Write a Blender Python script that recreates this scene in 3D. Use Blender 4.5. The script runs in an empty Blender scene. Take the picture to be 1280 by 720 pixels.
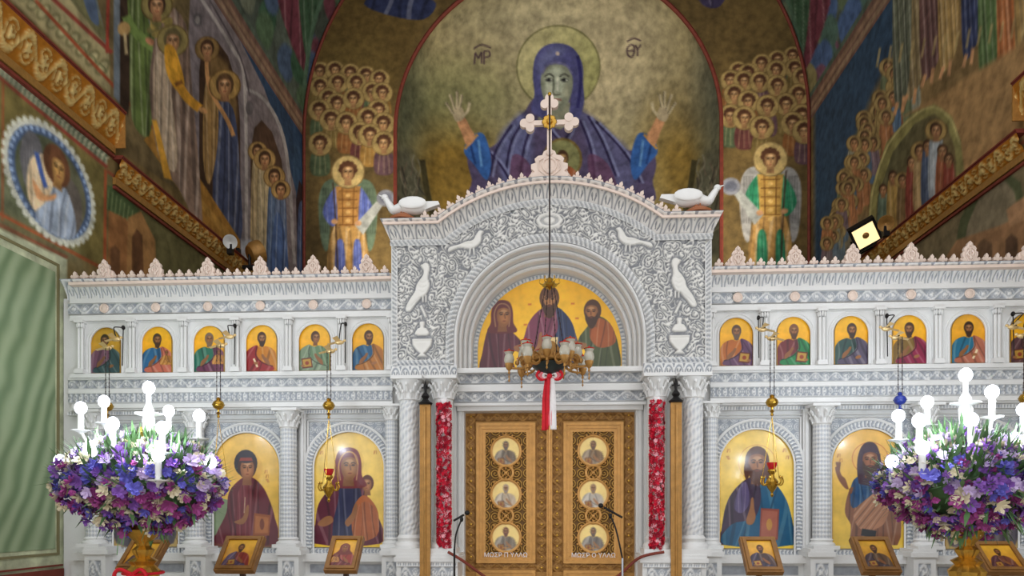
import bpy, math, random
import numpy as np
random.seed(7); rng = np.random.default_rng(11)
PI = math.pi
C = bpy.context.scene.collection
# ------------------------------------------------------------------ camera model
CY, CZ, FOC = -8.5, 1.65, 850.0
YAW = math.atan(0.055)
FW = np.array([-math.sin(YAW), math.cos(YAW), 0.0]); RT = np.array([math.cos(YAW), math.sin(YAW), 0.0])
def ray(u, v): return FW * FOC + RT * (u - 640.0) + np.array([0, 0, 640.0 - v])
def onY(u, v, Y):
    d = ray(u, v); t = (Y - CY) / d[1]; return np.array([d[0] * t, Y, CZ + d[2] * t])
def onX(u, v, X):
    d = ray(u, v); t = X / d[0]; return np.array([X, CY + d[1] * t, CZ + d[2] * t])
def K(y): return (8.5 + y) / 8.5
def cx(x, y): return x * K(y)
def cz(z, y): return CZ + (z - CZ) * K(y)
cam = bpy.data.cameras.new('camera'); co = bpy.data.objects.new('camera', cam); C.objects.link(co)
co.location = (0, CY, CZ); co.rotation_euler = (PI / 2, 0, YAW)
cam.sensor_width = 36; cam.lens = 36 * FOC / 1280; cam.shift_y = 280 / 1280; cam.clip_end = 200
bpy.context.scene.camera = co
# ------------------------------------------------------------------ materials
def lin(c):
    c = np.asarray(c, float) / 255.0
    return np.where(c <= 0.04045, c / 12.92, ((c + 0.055) / 1.055) ** 2.4)
def rgba(c): return tuple(lin(c)) + (1.0,)
MATS = {}
def material(name, col=(200, 200, 200), rough=0.5, metal=0.0, attr=False, noise=0.0, nscale=8.0, bump=0.0, bscale=40.0,
             coat=0.0, emit=0.0, trans=0.0, spec=0.5, ior=1.45, alpha=1.0, sss=0.0):
    m = bpy.data.materials.new(name); m.use_nodes = True; nt = m.node_tree; N = nt.nodes; L = nt.links
    b = N['Principled BSDF']; b.inputs['Roughness'].default_value = rough; b.inputs['Metallic'].default_value = metal
    b.inputs['Coat Weight'].default_value = coat; b.inputs['Coat Roughness'].default_value = 0.12
    b.inputs['Transmission Weight'].default_value = trans; b.inputs['Specular IOR Level'].default_value = spec
    b.inputs['IOR'].default_value = ior; b.inputs['Alpha'].default_value = alpha
    if attr:
        a = N.new('ShaderNodeAttribute'); a.attribute_name = 'Col'; src = a.outputs['Color']
    else:
        a = N.new('ShaderNodeRGB'); a.outputs[0].default_value = rgba(col); src = a.outputs[0]
    tc = N.new('ShaderNodeTexCoord')
    if noise > 0:
        n = N.new('ShaderNodeTexNoise'); n.inputs['Scale'].default_value = nscale; n.inputs['Detail'].default_value = 6
        L.new(tc.outputs['Object'], n.inputs['Vector'])
        mr = N.new('ShaderNodeMapRange'); mr.inputs[1].default_value = 0.3; mr.inputs[2].default_value = 0.7
        mr.inputs[3].default_value = 1 - noise; mr.inputs[4].default_value = 1 + noise
        L.new(n.outputs[0], mr.inputs[0])
        mx = N.new('ShaderNodeVectorMath'); mx.operation = 'SCALE'
        L.new(src, mx.inputs[0]); L.new(mr.outputs[0], mx.inputs['Scale']); src = mx.outputs[0]
    L.new(src, b.inputs['Base Color'])
    if bump > 0:
        n2 = N.new('ShaderNodeTexNoise'); n2.inputs['Scale'].default_value = bscale; n2.inputs['Detail'].default_value = 4
        L.new(tc.outputs['Object'], n2.inputs['Vector'])
        bp = N.new('ShaderNodeBump'); bp.inputs['Strength'].default_value = bump; bp.inputs['Distance'].default_value = 0.02
        L.new(n2.outputs[0], bp.inputs['Height']); L.new(bp.outputs[0], b.inputs['Normal'])
    if emit > 0:
        b.inputs['Emission Color'].default_value = rgba(col); b.inputs['Emission Strength'].default_value = emit
    MATS[name] = m
    return m
WHITE = (226, 226, 224); GROUND = (158, 163, 170)  # GROUND greys the carved recesses, adding shade to the relief by colour
material('marble', WHITE, 0.45, noise=0.05, nscale=3.0, bump=0.12, bscale=60)
material('blue_glass', (40, 60, 150), 0.12, coat=0.8)
material('dark_bowl', (56, 66, 66), 0.35, 0.5, noise=0.2)
material('marble_grey', (150, 154, 160), 0.4, noise=0.2, nscale=12)
material('marble_carved', attr=True, rough=0.5, noise=0.06, nscale=5, bump=0.15, bscale=80)
material('fresco', attr=True, rough=0.75, noise=0.34, nscale=5, bump=0.1, bscale=25, spec=0.25)
material('icon_paint', attr=True, rough=0.3, noise=0.1, nscale=9, coat=0.35)
material('gilt_carved', attr=True, rough=0.4, metal=0.35, noise=0.15, nscale=14)
material('gold', (205, 160, 70), 0.3, 0.85, noise=0.12, nscale=20, bump=0.2, bscale=60)
material('old_gold', (176, 130, 68), 0.42, 0.35, noise=0.15, nscale=16, bump=0.2, bscale=50)
material('brass', (190, 150, 60), 0.22, 0.9, noise=0.1, nscale=30)
material('silver', (190, 195, 205), 0.2, 0.95)
material('iron', (30, 28, 28), 0.5, 0.4, noise=0.1)
material('cord', (45, 32, 30), 0.8)
material('wood', (140, 98, 50), 0.5, noise=0.2, nscale=12, bump=0.2, bscale=40)
material('dark_wood', (70, 45, 28), 0.5, noise=0.2, nscale=10)
material('bulb', (232, 242, 255), 0.3, emit=7.0)
material('white_enamel', (235, 235, 232), 0.3, noise=0.03, coat=0.3)
material('milk_glass', (225, 222, 205), 0.15, trans=0.45, noise=0.06, nscale=30, coat=0.5)
material('red_glass', (215, 20, 30), 0.15, trans=0.3, coat=0.5)
material('red_cloth', (210, 22, 40), 0.7, noise=0.12, nscale=20)
material('pink_cloth', (235, 120, 130), 0.7, noise=0.1, nscale=20)
material('white_cloth', (240, 236, 236), 0.7, noise=0.05, nscale=20)
material('leaf', (96, 134, 84), 0.6, noise=0.4, nscale=6)
material('petal_violet', (146, 96, 190), 0.6, noise=0.3, nscale=9)
material('petal_blue', (104, 100, 196), 0.6, noise=0.3, nscale=9)
material('petal_magenta', (168, 74, 146), 0.6, noise=0.3, nscale=9)
material('petal_lilac', (208, 186, 228), 0.6, noise=0.2, nscale=9)
material('petal_cream', (236, 226, 196), 0.6, noise=0.15, nscale=9)
material('petal_red', (205, 18, 52), 0.6, noise=0.25, nscale=12)
material('petal_dark_red', (150, 12, 40), 0.6, noise=0.25, nscale=12)
material('petal_pink', (240, 175, 185), 0.6, noise=0.1, nscale=12)
material('cream_stone', (226, 206, 192), 0.5, noise=0.06, nscale=10)
material('red_band', (122, 52, 38), 0.7, noise=0.18, nscale=8)
material('floor_stone', (168, 158, 142), 0.35, noise=0.12, nscale=2)
material('lamp_face', (255, 226, 165), 0.4, emit=1.2)
material('terracotta', (165, 100, 62), 0.6, noise=0.1)
material('dado_line', (128, 120, 84), 0.6)
material('pale_gold', (226, 196, 140), 0.3, 0.5)
def green_marble():
    m = material('green_marble', (120, 142, 104), 0.4, noise=0.1, nscale=2); nt = m.node_tree; N = nt.nodes; L = nt.links
    b = N['Principled BSDF']; tc = N.new('ShaderNodeTexCoord'); w = N.new('ShaderNodeTexWave'); w.wave_type = 'BANDS'; w.bands_direction = 'Y'
    w.inputs['Scale'].default_value = 1.3; w.inputs['Distortion'].default_value = 7; w.inputs['Detail'].default_value = 2.5
    w.inputs['Detail Scale'].default_value = 0.6
    mp = N.new('ShaderNodeMapping'); mp.inputs['Rotation'].default_value = (0.35, 0, 0); L.new(tc.outputs['Object'], mp.inputs[0]); L.new(mp.outputs[0], w.inputs[0])
    r = N.new('ShaderNodeValToRGB'); r.color_ramp.elements[0].color = rgba((116, 138, 102)); r.color_ramp.elements[1].color = rgba((160, 176, 140))
    L.new(w.outputs[0], r.inputs[0]); L.new(r.outputs[0], b.inputs['Base Color'])
green_marble()
# ------------------------------------------------------------------ object helpers
def link(name, me, mat=None, parent=None, loc=(0, 0, 0), rot=(0, 0, 0)):
    o = bpy.data.objects.new(name, me); C.objects.link(o); o.location = loc; o.rotation_euler = rot
    if mat is not None:
        for mm in (mat if isinstance(mat, (list, tuple)) else [mat]): me.materials.append(MATS[mm])
    if parent is not None: o.parent = parent
    return o
def tag(o, label, cat, group=None, kind=None):
    if label: o['label'] = label
    if cat: o['category'] = cat
    if group: o['group'] = group
    if kind: o['kind'] = kind
    return o
def thing(name, label, cat, loc=(0, 0, 0), rz=0, group=None):
    o = bpy.data.objects.new(name, None); C.objects.link(o); o.location = loc; o.rotation_euler = (0, 0, rz); o.empty_display_size = 0.1
    return tag(o, label, cat, group)
def copy_tree(o, parent=None):
    c = o.copy(); C.objects.link(c)
    if parent is not None: c.parent = parent
    for ch in list(o.children): copy_tree(ch, c)
    return c
class MB:
    def __init__(s): s.v = []; s.f = []; s.m = []
    def add(s, vs, fs, mi=0):
        n = len(s.v); s.v += [tuple(map(float, p)) for p in vs]; s.f += [tuple(i + n for i in f) for f in fs]; s.m += [mi] * len(fs); return s
    def box(s, x0, x1, y0, y1, z0, z1, mi=0):
        if x0 > x1: x0, x1 = x1, x0
        b = min(0.006, (x1 - x0) / 5, (y1 - y0) / 5, (z1 - z0) / 5)
        pts = []
        for sz, z in ((0, z0), (1, z1)):
            pass
        v = [(x0, y0, z0), (x1, y0, z0), (x1, y1, z0), (x0, y1, z0), (x0, y0, z1), (x1, y0, z1), (x1, y1, z1), (x0, y1, z1)]
        return s.add(v, [(0, 3, 2, 1), (4, 5, 6, 7), (0, 1, 5, 4), (1, 2, 6, 5), (2, 3, 7, 6), (3, 0, 4, 7)], mi)
    def prism(s, poly, y0, y1, mi=0):          # polygon in XZ, extruded along Y
        n = len(poly); v = [(x, y0, z) for x, z in poly] + [(x, y1, z) for x, z in poly]
        f = [tuple(range(n - 1, -1, -1)), tuple(range(n, 2 * n))] + [(i, (i + 1) % n, n + (i + 1) % n, n + i) for i in range(n)]
        return s.add(v, f, mi)
    def lathe(s, prof, c=(0, 0, 0), n=20, mi=0, mod=None):   # prof: (r,z)
        v = []; f = []
        for j, (r, z) in enumerate(prof):
            for i in range(n):
                a = 2 * PI * i / n; rr = r * (mod(a, j) if mod else 1); v.append((c[0] + rr * math.cos(a), c[1] + rr * math.sin(a), c[2] + z))
        for j in range(len(prof) - 1):
            for i in range(n):
                k = (i + 1) % n; f.append((j * n + i, j * n + k, (j + 1) * n + k, (j + 1) * n + i))
        if prof[0][0] > 1e-4: f.append(tuple(range(n - 1, -1, -1)))
        if prof[-1][0] > 1e-4: f.append(tuple((len(prof) - 1) * n + i for i in range(n)))
        return s.add(v, f, mi)
    def tube(s, pts, r, n=8, mi=0, close=False):
        P = [np.array(p, float) for p in pts]; m = len(P); rs = r if isinstance(r, (list, tuple)) else [r] * m
        v = []; up = np.array([0, 0, 1.0]); prev = None
        for i in range(m):
            if close: t = P[(i + 1) % m] - P[i - 1]
            else: t = P[min(i + 1, m - 1)] - P[max(i - 1, 0)]
            t = t / (np.linalg.norm(t) + 1e-9)
            if prev is None:
                a = np.cross(t, up if abs(t[2]) < 0.9 else np.array([1.0, 0, 0]))
            else: a = prev - t * np.dot(prev, t)
            a /= np.linalg.norm(a) + 1e-9; prev = a; b = np.cross(t, a)
            for k in range(n):
                q = 2 * PI * k / n; v.append(P[i] + rs[i] * (a * math.cos(q) + b * math.sin(q)))
        f = []; M = m if close else m - 1
        for i in range(M):
            for k in range(n):
                kk = (k + 1) % n; j = (i + 1) % m; f.append((i * n + k, j * n + k, j * n + kk, i * n + kk))
        if not close: f += [tuple(range(n)), tuple((m - 1) * n + k for k in range(n - 1, -1, -1))]
        return s.add(v, f, mi)
    def ellipsoid(s, c, r, n=12, m=8, mi=0, R=None):
        v = [];
        for j in range(m + 1):
            ph = -PI / 2 + PI * j / m
            for i in range(n):
                a = 2 * PI * i / n; p = np.array([r[0] * math.cos(ph) * math.cos(a), r[1] * math.cos(ph) * math.sin(a), r[2] * math.sin(ph)])
                if R is not None: p = R @ p
                v.append(p + np.array(c))
        f = [(j * n + i, j * n + (i + 1) % n, (j + 1) * n + (i + 1) % n, (j + 1) * n + i) for j in range(m) for i in range(n)]
        return s.add(v, f, mi)
    def torus(s, c, R, r, axis='y', n=28, k=8, mi=0, a0=0, a1=2 * PI):
        pts = []
        full = abs(a1 - a0 - 2 * PI) < 1e-6
        for i in range(n if full else n + 1):
            a = a0 + (a1 - a0) * i / n; p = (R * math.cos(a), R * math.sin(a))
            pts.append({'y': (c[0] + p[0], c[1], c[2] + p[1]), 'z': (c[0] + p[0], c[1] + p[1], c[2]), 'x': (c[0], c[1] + p[0], c[2] + p[1])}[axis])
        return s.tube(pts, r, k, mi, close=full)
    def build(s, name, mat, parent=None, loc=(0, 0, 0), rot=(0, 0, 0), smooth=True, angle=35):
        me = bpy.data.meshes.new(name); me.from_pydata(s.v, [], s.f); me.update()
        if len(set(s.m)) > 1: me.polygons.foreach_set('material_index', s.m)
        if smooth:
            me.polygons.foreach_set('use_smooth', [True] * len(s.f)); me.set_sharp_from_angle(angle=math.radians(angle))
        return link(name, me, mat, parent, loc, rot)
def grid_mesh(name, V, nu, nv, mat, parent=None, col=None, mask=None, flip=False, smooth=True, close_u=False):
    """V: (nv*nu,3) row major (v rows of u)"""
    i = np.arange(nu if close_u else nu - 1); j = np.arange(nv - 1); I, J = np.meshgrid(i, j); I = I.ravel(); J = J.ravel()
    I2 = (I + 1) % nu
    F = np.stack([J * nu + I, J * nu + I2, (J + 1) * nu + I2, (J + 1) * nu + I], 1)
    if mask is not None: F = F[mask[F].all(1)]
    if flip: F = F[:, ::-1]
    if mask is not None:
        used = np.zeros(len(V), bool); used[F.ravel()] = True; mp = np.cumsum(used) - 1; F = mp[F]; V = V[used]
        if col is not None: col = col[used]
    me = bpy.data.meshes.new(name); me.from_pydata(V.tolist(), [], F.tolist()); me.update()
    if col is not None: set_col(me, col)
    if smooth: me.polygons.foreach_set('use_smooth', [True] * len(F))
    return link(name, me, mat, parent)
def set_col(me, col):       # col in sRGB 0..255
    ca = me.color_attributes.new('Col', 'FLOAT_COLOR', 'POINT')
    d = np.ones((len(me.vertices), 4), np.float32); d[:, :3] = lin(np.clip(col, 0, 255)); ca.data.foreach_set('color', d.ravel())
# ------------------------------------------------------------------ painter
def cr(pts, n=6, closed=True):
    P = [np.array(p, float) for p in pts]; m = len(P); out = []
    for i in range(m if closed else m - 1):
        p0 = P[i - 1] if (closed or i > 0) else P[0]; p1 = P[i]; p2 = P[(i + 1) % m] if closed else P[i + 1]
        p3 = P[(i + 2) % m] if closed else P[min(i + 2, m - 1)]
        for k in range(n):
            t = k / n; out.append(0.5 * ((2 * p1) + (p2 - p0) * t + (2 * p0 - 5 * p1 + 4 * p2 - p3) * t * t + (3 * p1 - p0 - 3 * p2 + p3) * t ** 3))
    if not closed: out.append(P[-1])
    return np.array(out)
def wob(x, y, s=1.0, seed=0.0):
    return (np.sin(x * 1.7 * s + 1.3 * np.sin(y * 2.1 * s + seed)) + np.sin(y * 2.3 * s + 1.7 * np.sin(x * 1.3 * s + seed * 2) + seed) + 0.6 * np.sin((x + y) * 4.1 * s + 2 * np.sin((x - y) * 3.1 * s + seed))) / 2.6
class Canvas:
    def __init__(s, P, base=(128, 128, 128), soft=0.01, M=None, yd=1.0):
        s.P = np.asarray(P, float); s.c = np.tile(np.array(base, float), (len(s.P), 1)); s.h = np.zeros(len(s.P)); s.soft = soft; s.M = M; s.yd = yd; s.clip = None
    def _a(s, pts, soft):
        Q = np.array([s.M(p[0], p[1]) for p in pts]) if s.M else np.array(pts, float)
        sf = soft if soft is not None else s.soft
        lo = Q.min(0) - sf; hi = Q.max(0) + sf
        idx = np.nonzero((s.P[:, 0] > lo[0]) & (s.P[:, 0] < hi[0]) & (s.P[:, 1] > lo[1]) & (s.P[:, 1] < hi[1]))[0]
        if len(idx) == 0: return idx, None
        p = s.P[idx]; d2 = np.full(len(idx), 1e9); ins = np.zeros(len(idx), bool); n = len(Q)
        for i in range(n):
            a = Q[i]; b = Q[(i + 1) % n]; e = b - a; w = p - a
            t = np.clip((w @ e) / (e @ e + 1e-12), 0, 1); q = w - t[:, None] * e; d2 = np.minimum(d2, (q * q).sum(1))
            c1 = (a[1] <= p[:, 1]) != (b[1] <= p[:, 1])
            if c1.any():
                xx = a[0] + (p[:, 1] - a[1]) / (b[1] - a[1] + 1e-12) * e[0]; ins ^= c1 & (p[:, 0] < xx)
        sd = np.sqrt(d2) * np.where(ins, -1, 1)
        al = np.clip(0.5 - sd / sf, 0, 1)
        if s.clip is not None: al = al * s.clip[idx]
        return idx, al
    def poly(s, pts, col=None, a=1.0, soft=None, h=None, smooth=False, g=None, setclip=False):
        if smooth: pts = cr(pts, 5)
        idx, al = s._a(pts, soft)
        if al is None:
            if setclip: s.clip = np.zeros(len(s.P))
            return s
        if col is not None:
            cc = np.array(col, float)[None, :]
            if g is not None:     # gradient: (p0, p1, col2)
                p0, p1, c2 = g
                if s.M: p0 = s.M(*p0); p1 = s.M(*p1)
                p0 = np.array(p0, float); p1 = np.array(p1, float); e = p1 - p0; t = np.clip(((s.P[idx] - p0) @ e) / (e @ e), 0, 1)[:, None]
                cc = cc * (1 - t) + np.array(c2, float)[None, :] * t
            s.c[idx] = s.c[idx] * (1 - (al * a)[:, None]) + cc * (al * a)[:, None]
        if h is not None: s.h[idx] = s.h[idx] * (1 - al) + h * al
        if setclip:
            s.clip = np.zeros(len(s.P)); s.clip[idx] = al
        return s
    def ell(s, x, y, rx, ry, col=None, a=1.0, soft=None, h=None, rot=0, n=20, g=None):
        c, q = math.cos(rot), math.sin(rot)
        pts = [(x + rx * math.cos(2 * PI * i / n) * c - ry * math.sin(2 * PI * i / n) * q, y + rx * math.cos(2 * PI * i / n) * q + ry * math.sin(2 * PI * i / n) * c) for i in range(n)]
        return s.poly(pts, col, a, soft, h, g=g)
    def line(s, pts, w, col=None, a=1.0, soft=None, h=None, smooth=True, taper=0):
        P = cr(pts, 5, False) if smooth and len(pts) > 2 else np.array(pts, float)
        T = np.gradient(P, axis=0); T /= np.linalg.norm(T, axis=1)[:, None] + 1e-9; N = np.stack([-T[:, 1], T[:, 0]], 1)
        ww = np.full(len(P), w / 2.0)
        if taper: ww = ww * (1 - taper * np.linspace(0, 1, len(P)))
        L = P + N * ww[:, None]; R = P - N * ww[:, None]
        return s.poly(np.vstack([L, R[::-1]]), col, a, soft, h)
    def mottle(s, amp=12, sc=3.0, seed=0.0):
        w = wob(s.P[:, 0], s.P[:, 1], sc, seed) + 0.5 * wob(s.P[:, 1], s.P[:, 0], sc * 2.7, seed + 3)
        s.c *= (1 + amp / 100.0 * w)[:, None]; return s
def mixc(a, b, t): return tuple(np.array(a, float) * (1 - t) + np.array(b, float) * t)
def drape(cv, pts, col, n=6, dirn=None, amp=0.35, seed=0, w=0.05):
    """fill a garment and draw fold lines clipped to it"""
    r = random.Random(seed); pts = cr(pts, 4); cv.poly(pts, col, setclip=True)
    P = np.array(pts); lo = P.min(0); hi = P.max(0); W = hi - lo
    for i in range(n):
        t = (i + 0.5) / n; x = lo[0] + W[0] * t + r.uniform(-.04, .04) * W[0]
        sl = (dirn if dirn is not None else r.uniform(-.25, .25)) * W[0]
        pth = [(x - sl * .5, lo[1]), (x + r.uniform(-.06, .06) * W[0], lo[1] + W[1] * .5), (x + sl * .5, hi[1])]
        c2 = mixc(col, (235, 225, 210), amp * .8) if i % 2 else mixc(col, (10, 8, 14), amp)
        cv.line(pth, w * W[0] * r.uniform(.6, 1.5), c2, a=0.75)
    cv.clip = None
SKIN = (168, 120, 78); HR = .72
def head(cv, x, y, s, skin=SKIN, hair=(60, 38, 25), beard=None, veil=None, halo=None, turn=0.0, curls=False, hl=None):
    """s = head height (chin to crown); x,y = head centre"""
    yd = cv.yd
    def T(p): return (x + p[0] * s, y + yd * p[1] * s)
    if halo is not None:
        cv.ell(x, y + yd * .05 * s, (HR + .06) * s, (HR + .06) * s, mixc(halo, (40, 20, 5), .45)); cv.ell(x, y + yd * .05 * s, HR * s, HR * s, halo)
    if veil is not None:
        cv.poly([T(p) for p in [(0, .72), (-.35, .6), (-.5, .2), (-.52, -.3), (-.62, -.75), (.62, -.75), (.5, -.3), (.48, .2), (.34, .6)]], veil, smooth=True)
        cv.line([T((-.3, -.5)), T((-.36, .1)), T((-.2, .48)), T((.05, .55)), T((.28, .42)), T((.36, .1)), T((.3, -.5))], .05 * s, mixc(veil, (220, 190, 120), .55))
    else:
        cv.ell(x, y + yd * .1 * s, .43 * s, .55 * s, hair)
        if curls:
            for k in range(7): cv.ell(x + .42 * s * math.cos(PI * k / 6), y + yd * (.15 + .42 * math.sin(PI * k / 6)) * s, .14 * s, .14 * s, hair)
    cv.poly([T(p) for p in [(-.16, -.2), (.16, -.2), (.22, -.72), (-.22, -.72)]], mixc(skin, (60, 30, 15), .35))
    cv.poly([T((p[0] + turn * .1, p[1])) for p in [(0, .36), (-.25, .28), (-.31, .0), (-.25, -.3), (-.1, -.48), (.1, -.48), (.25, -.3), (.31, .0), (.25, .28)]], mixc(skin, (70, 40, 20), .3), smooth=True)
    cv.ell(x + turn * .12 * s, y + yd * .0 * s, .2 * s, .33 * s, skin, soft=.15 * s if not cv.M else None)
    cv.ell(x + turn * .12 * s, y + yd * .2 * s, .15 * s, .08 * s, hl or mixc(skin, (240, 215, 170), .35), a=.8)
    if beard is not None:
        cv.poly([T((p[0] + turn * .1, p[1])) for p in [(-.3, .0), (-.3, -.35), (-.12, -.72), (0, -.78), (.12, -.72), (.3, -.35), (.3, .0), (.17, -.2), (0, -.17), (-.17, -.2)]], beard, smooth=True)
    dk = mixc(skin, (20, 12, 10), .75)
    for q in (-1, 1):
        cv.ell(x + (q * .13 + turn * .14) * s, y + yd * .06 * s, .07 * s, .035 * s, dk)
        cv.line([T((q * .05 + turn * .14, .13)), T((q * .14 + turn * .14, .16)), T((q * .22 + turn * .14, .11))], .035 * s, dk)
    cv.line([T((turn * .16, .08)), T((turn * .2 + .02, -.13))], .05 * s, mixc(skin, (50, 25, 15), .5), smooth=False)
    cv.ell(x + turn * .15 * s, y - yd * .24 * s, .08 * s, .025 * s, (120, 55, 40))
def bust(cv, x, y, s, robe, mantle, skin=SKIN, hair=(60, 38, 25), beard=None, veil=None, halo=None, turn=0, side=-1, item=None, seed=0, curls=False, mcover=.5):
    """half-length figure standing on (x,y), height s"""
    yd = cv.yd
    def T(p): return (x + p[0] * s, y + yd * p[1] * s)
    hs = .27 * s
    hx = x + turn * .03 * s
    if halo is not None:
        cv.ell(hx, y + yd * .82 * s, .26 * s, .26 * s, mixc(halo, (110, 60, 10), .4)); cv.ell(hx, y + yd * .82 * s, .245 * s, .245 * s, halo)
    drape(cv, [T(p) for p in [(-.12, .63), (-.3, .55), (-.4, .38), (-.45, .1), (-.45, -.02), (.45, -.02), (.45, .1), (.4, .38), (.3, .55), (.12, .63), (0, .6)]], robe, 7, seed=seed)
    q = side
    drape(cv, [T((q * p[0], p[1])) for p in [(.1, .65), (.32, .56), (.44, .36), (.48, .0), (-.25, .0), (-.3, .12), (-.05, .22), (.12, .4)]], mantle, 6, dirn=-.4 * q * yd, seed=seed + 1)
    cv.line([T((q * .12, .62)), T((q * .14, .38)), T((-q * .05, .2)), T((-q * .3, .12))], .022 * s, mixc(mantle, (0, 0, 0), .5))
    if veil is not None:
        cv.poly([T(p) for p in [(-.14, .95), (-.2, .7), (-.3, .55), (0, .5), (.3, .55), (.2, .7), (.14, .95)]], veil, smooth=True)
    head(cv, hx, y + yd * .82 * s, hs, skin, hair, beard, veil, None, turn, curls)
    # hands
    cv.poly([T((-q * .22, .14)), T((-q * .12, .2)), T((-q * .02, .34)), T((-q * .0, .42)), T((-q * .05, .42)), T((-q * .09, .36)), T((-q * .2, .26))], mixc(skin, (60, 30, 15), .15), smooth=True)
    if item == 'book':
        cv.poly([T((q * .04, .08)), T((q * .3, .05)), T((q * .34, .3)), T((q * .08, .33))], (96, 40, 30)); cv.poly([T((q * .07, .11)), T((q * .28, .085)), T((q * .31, .275)), T((q * .1, .3))], (178, 138, 60))
        cv.ell(T((q * .19, .19))[0], T((0, .19))[1], .05 * s, .05 * s, (140, 60, 40)); cv.ell(T((q * .3, 0))[0], T((0, .12))[1], .05 * s, .03 * s, skin)
    elif item == 'scroll':
        cv.line([T((q * .1, .1)), T((q * .2, .32))], .05 * s, (225, 205, 165), smooth=False); cv.ell(T((q * .14, 0))[0], T((0, .2))[1], .06 * s, .035 * s, skin)
    elif item == 'child':
        bust(cv, x + q * .27 * s, y + yd * .2 * s, .36 * s, (170, 110, 50), (190, 130, 60), skin, (110, 60, 35), turn=-q * .6, halo=None, seed=seed + 4)
    else:
        cv.ell(T((q * .16, 0))[0], T((0, .17))[1], .07 * s, .04 * s, skin, rot=.3)
# ================================================================== THE CHURCH SHELL
XL, XR, YB, ZS, VX, VR = -6.32, 6.42, 8.6, 11.3, 0.05, 6.37
def axis(*segs):       # (start, end, step)...
    out = [segs[0][0]]
    for a, b, st in segs:
        n = max(1, int(round((b - a) / st))); out += list(a + (b - a) * (np.arange(n) + 1) / n)
    return np.array(out)
RED = (120, 48, 36)
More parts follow.
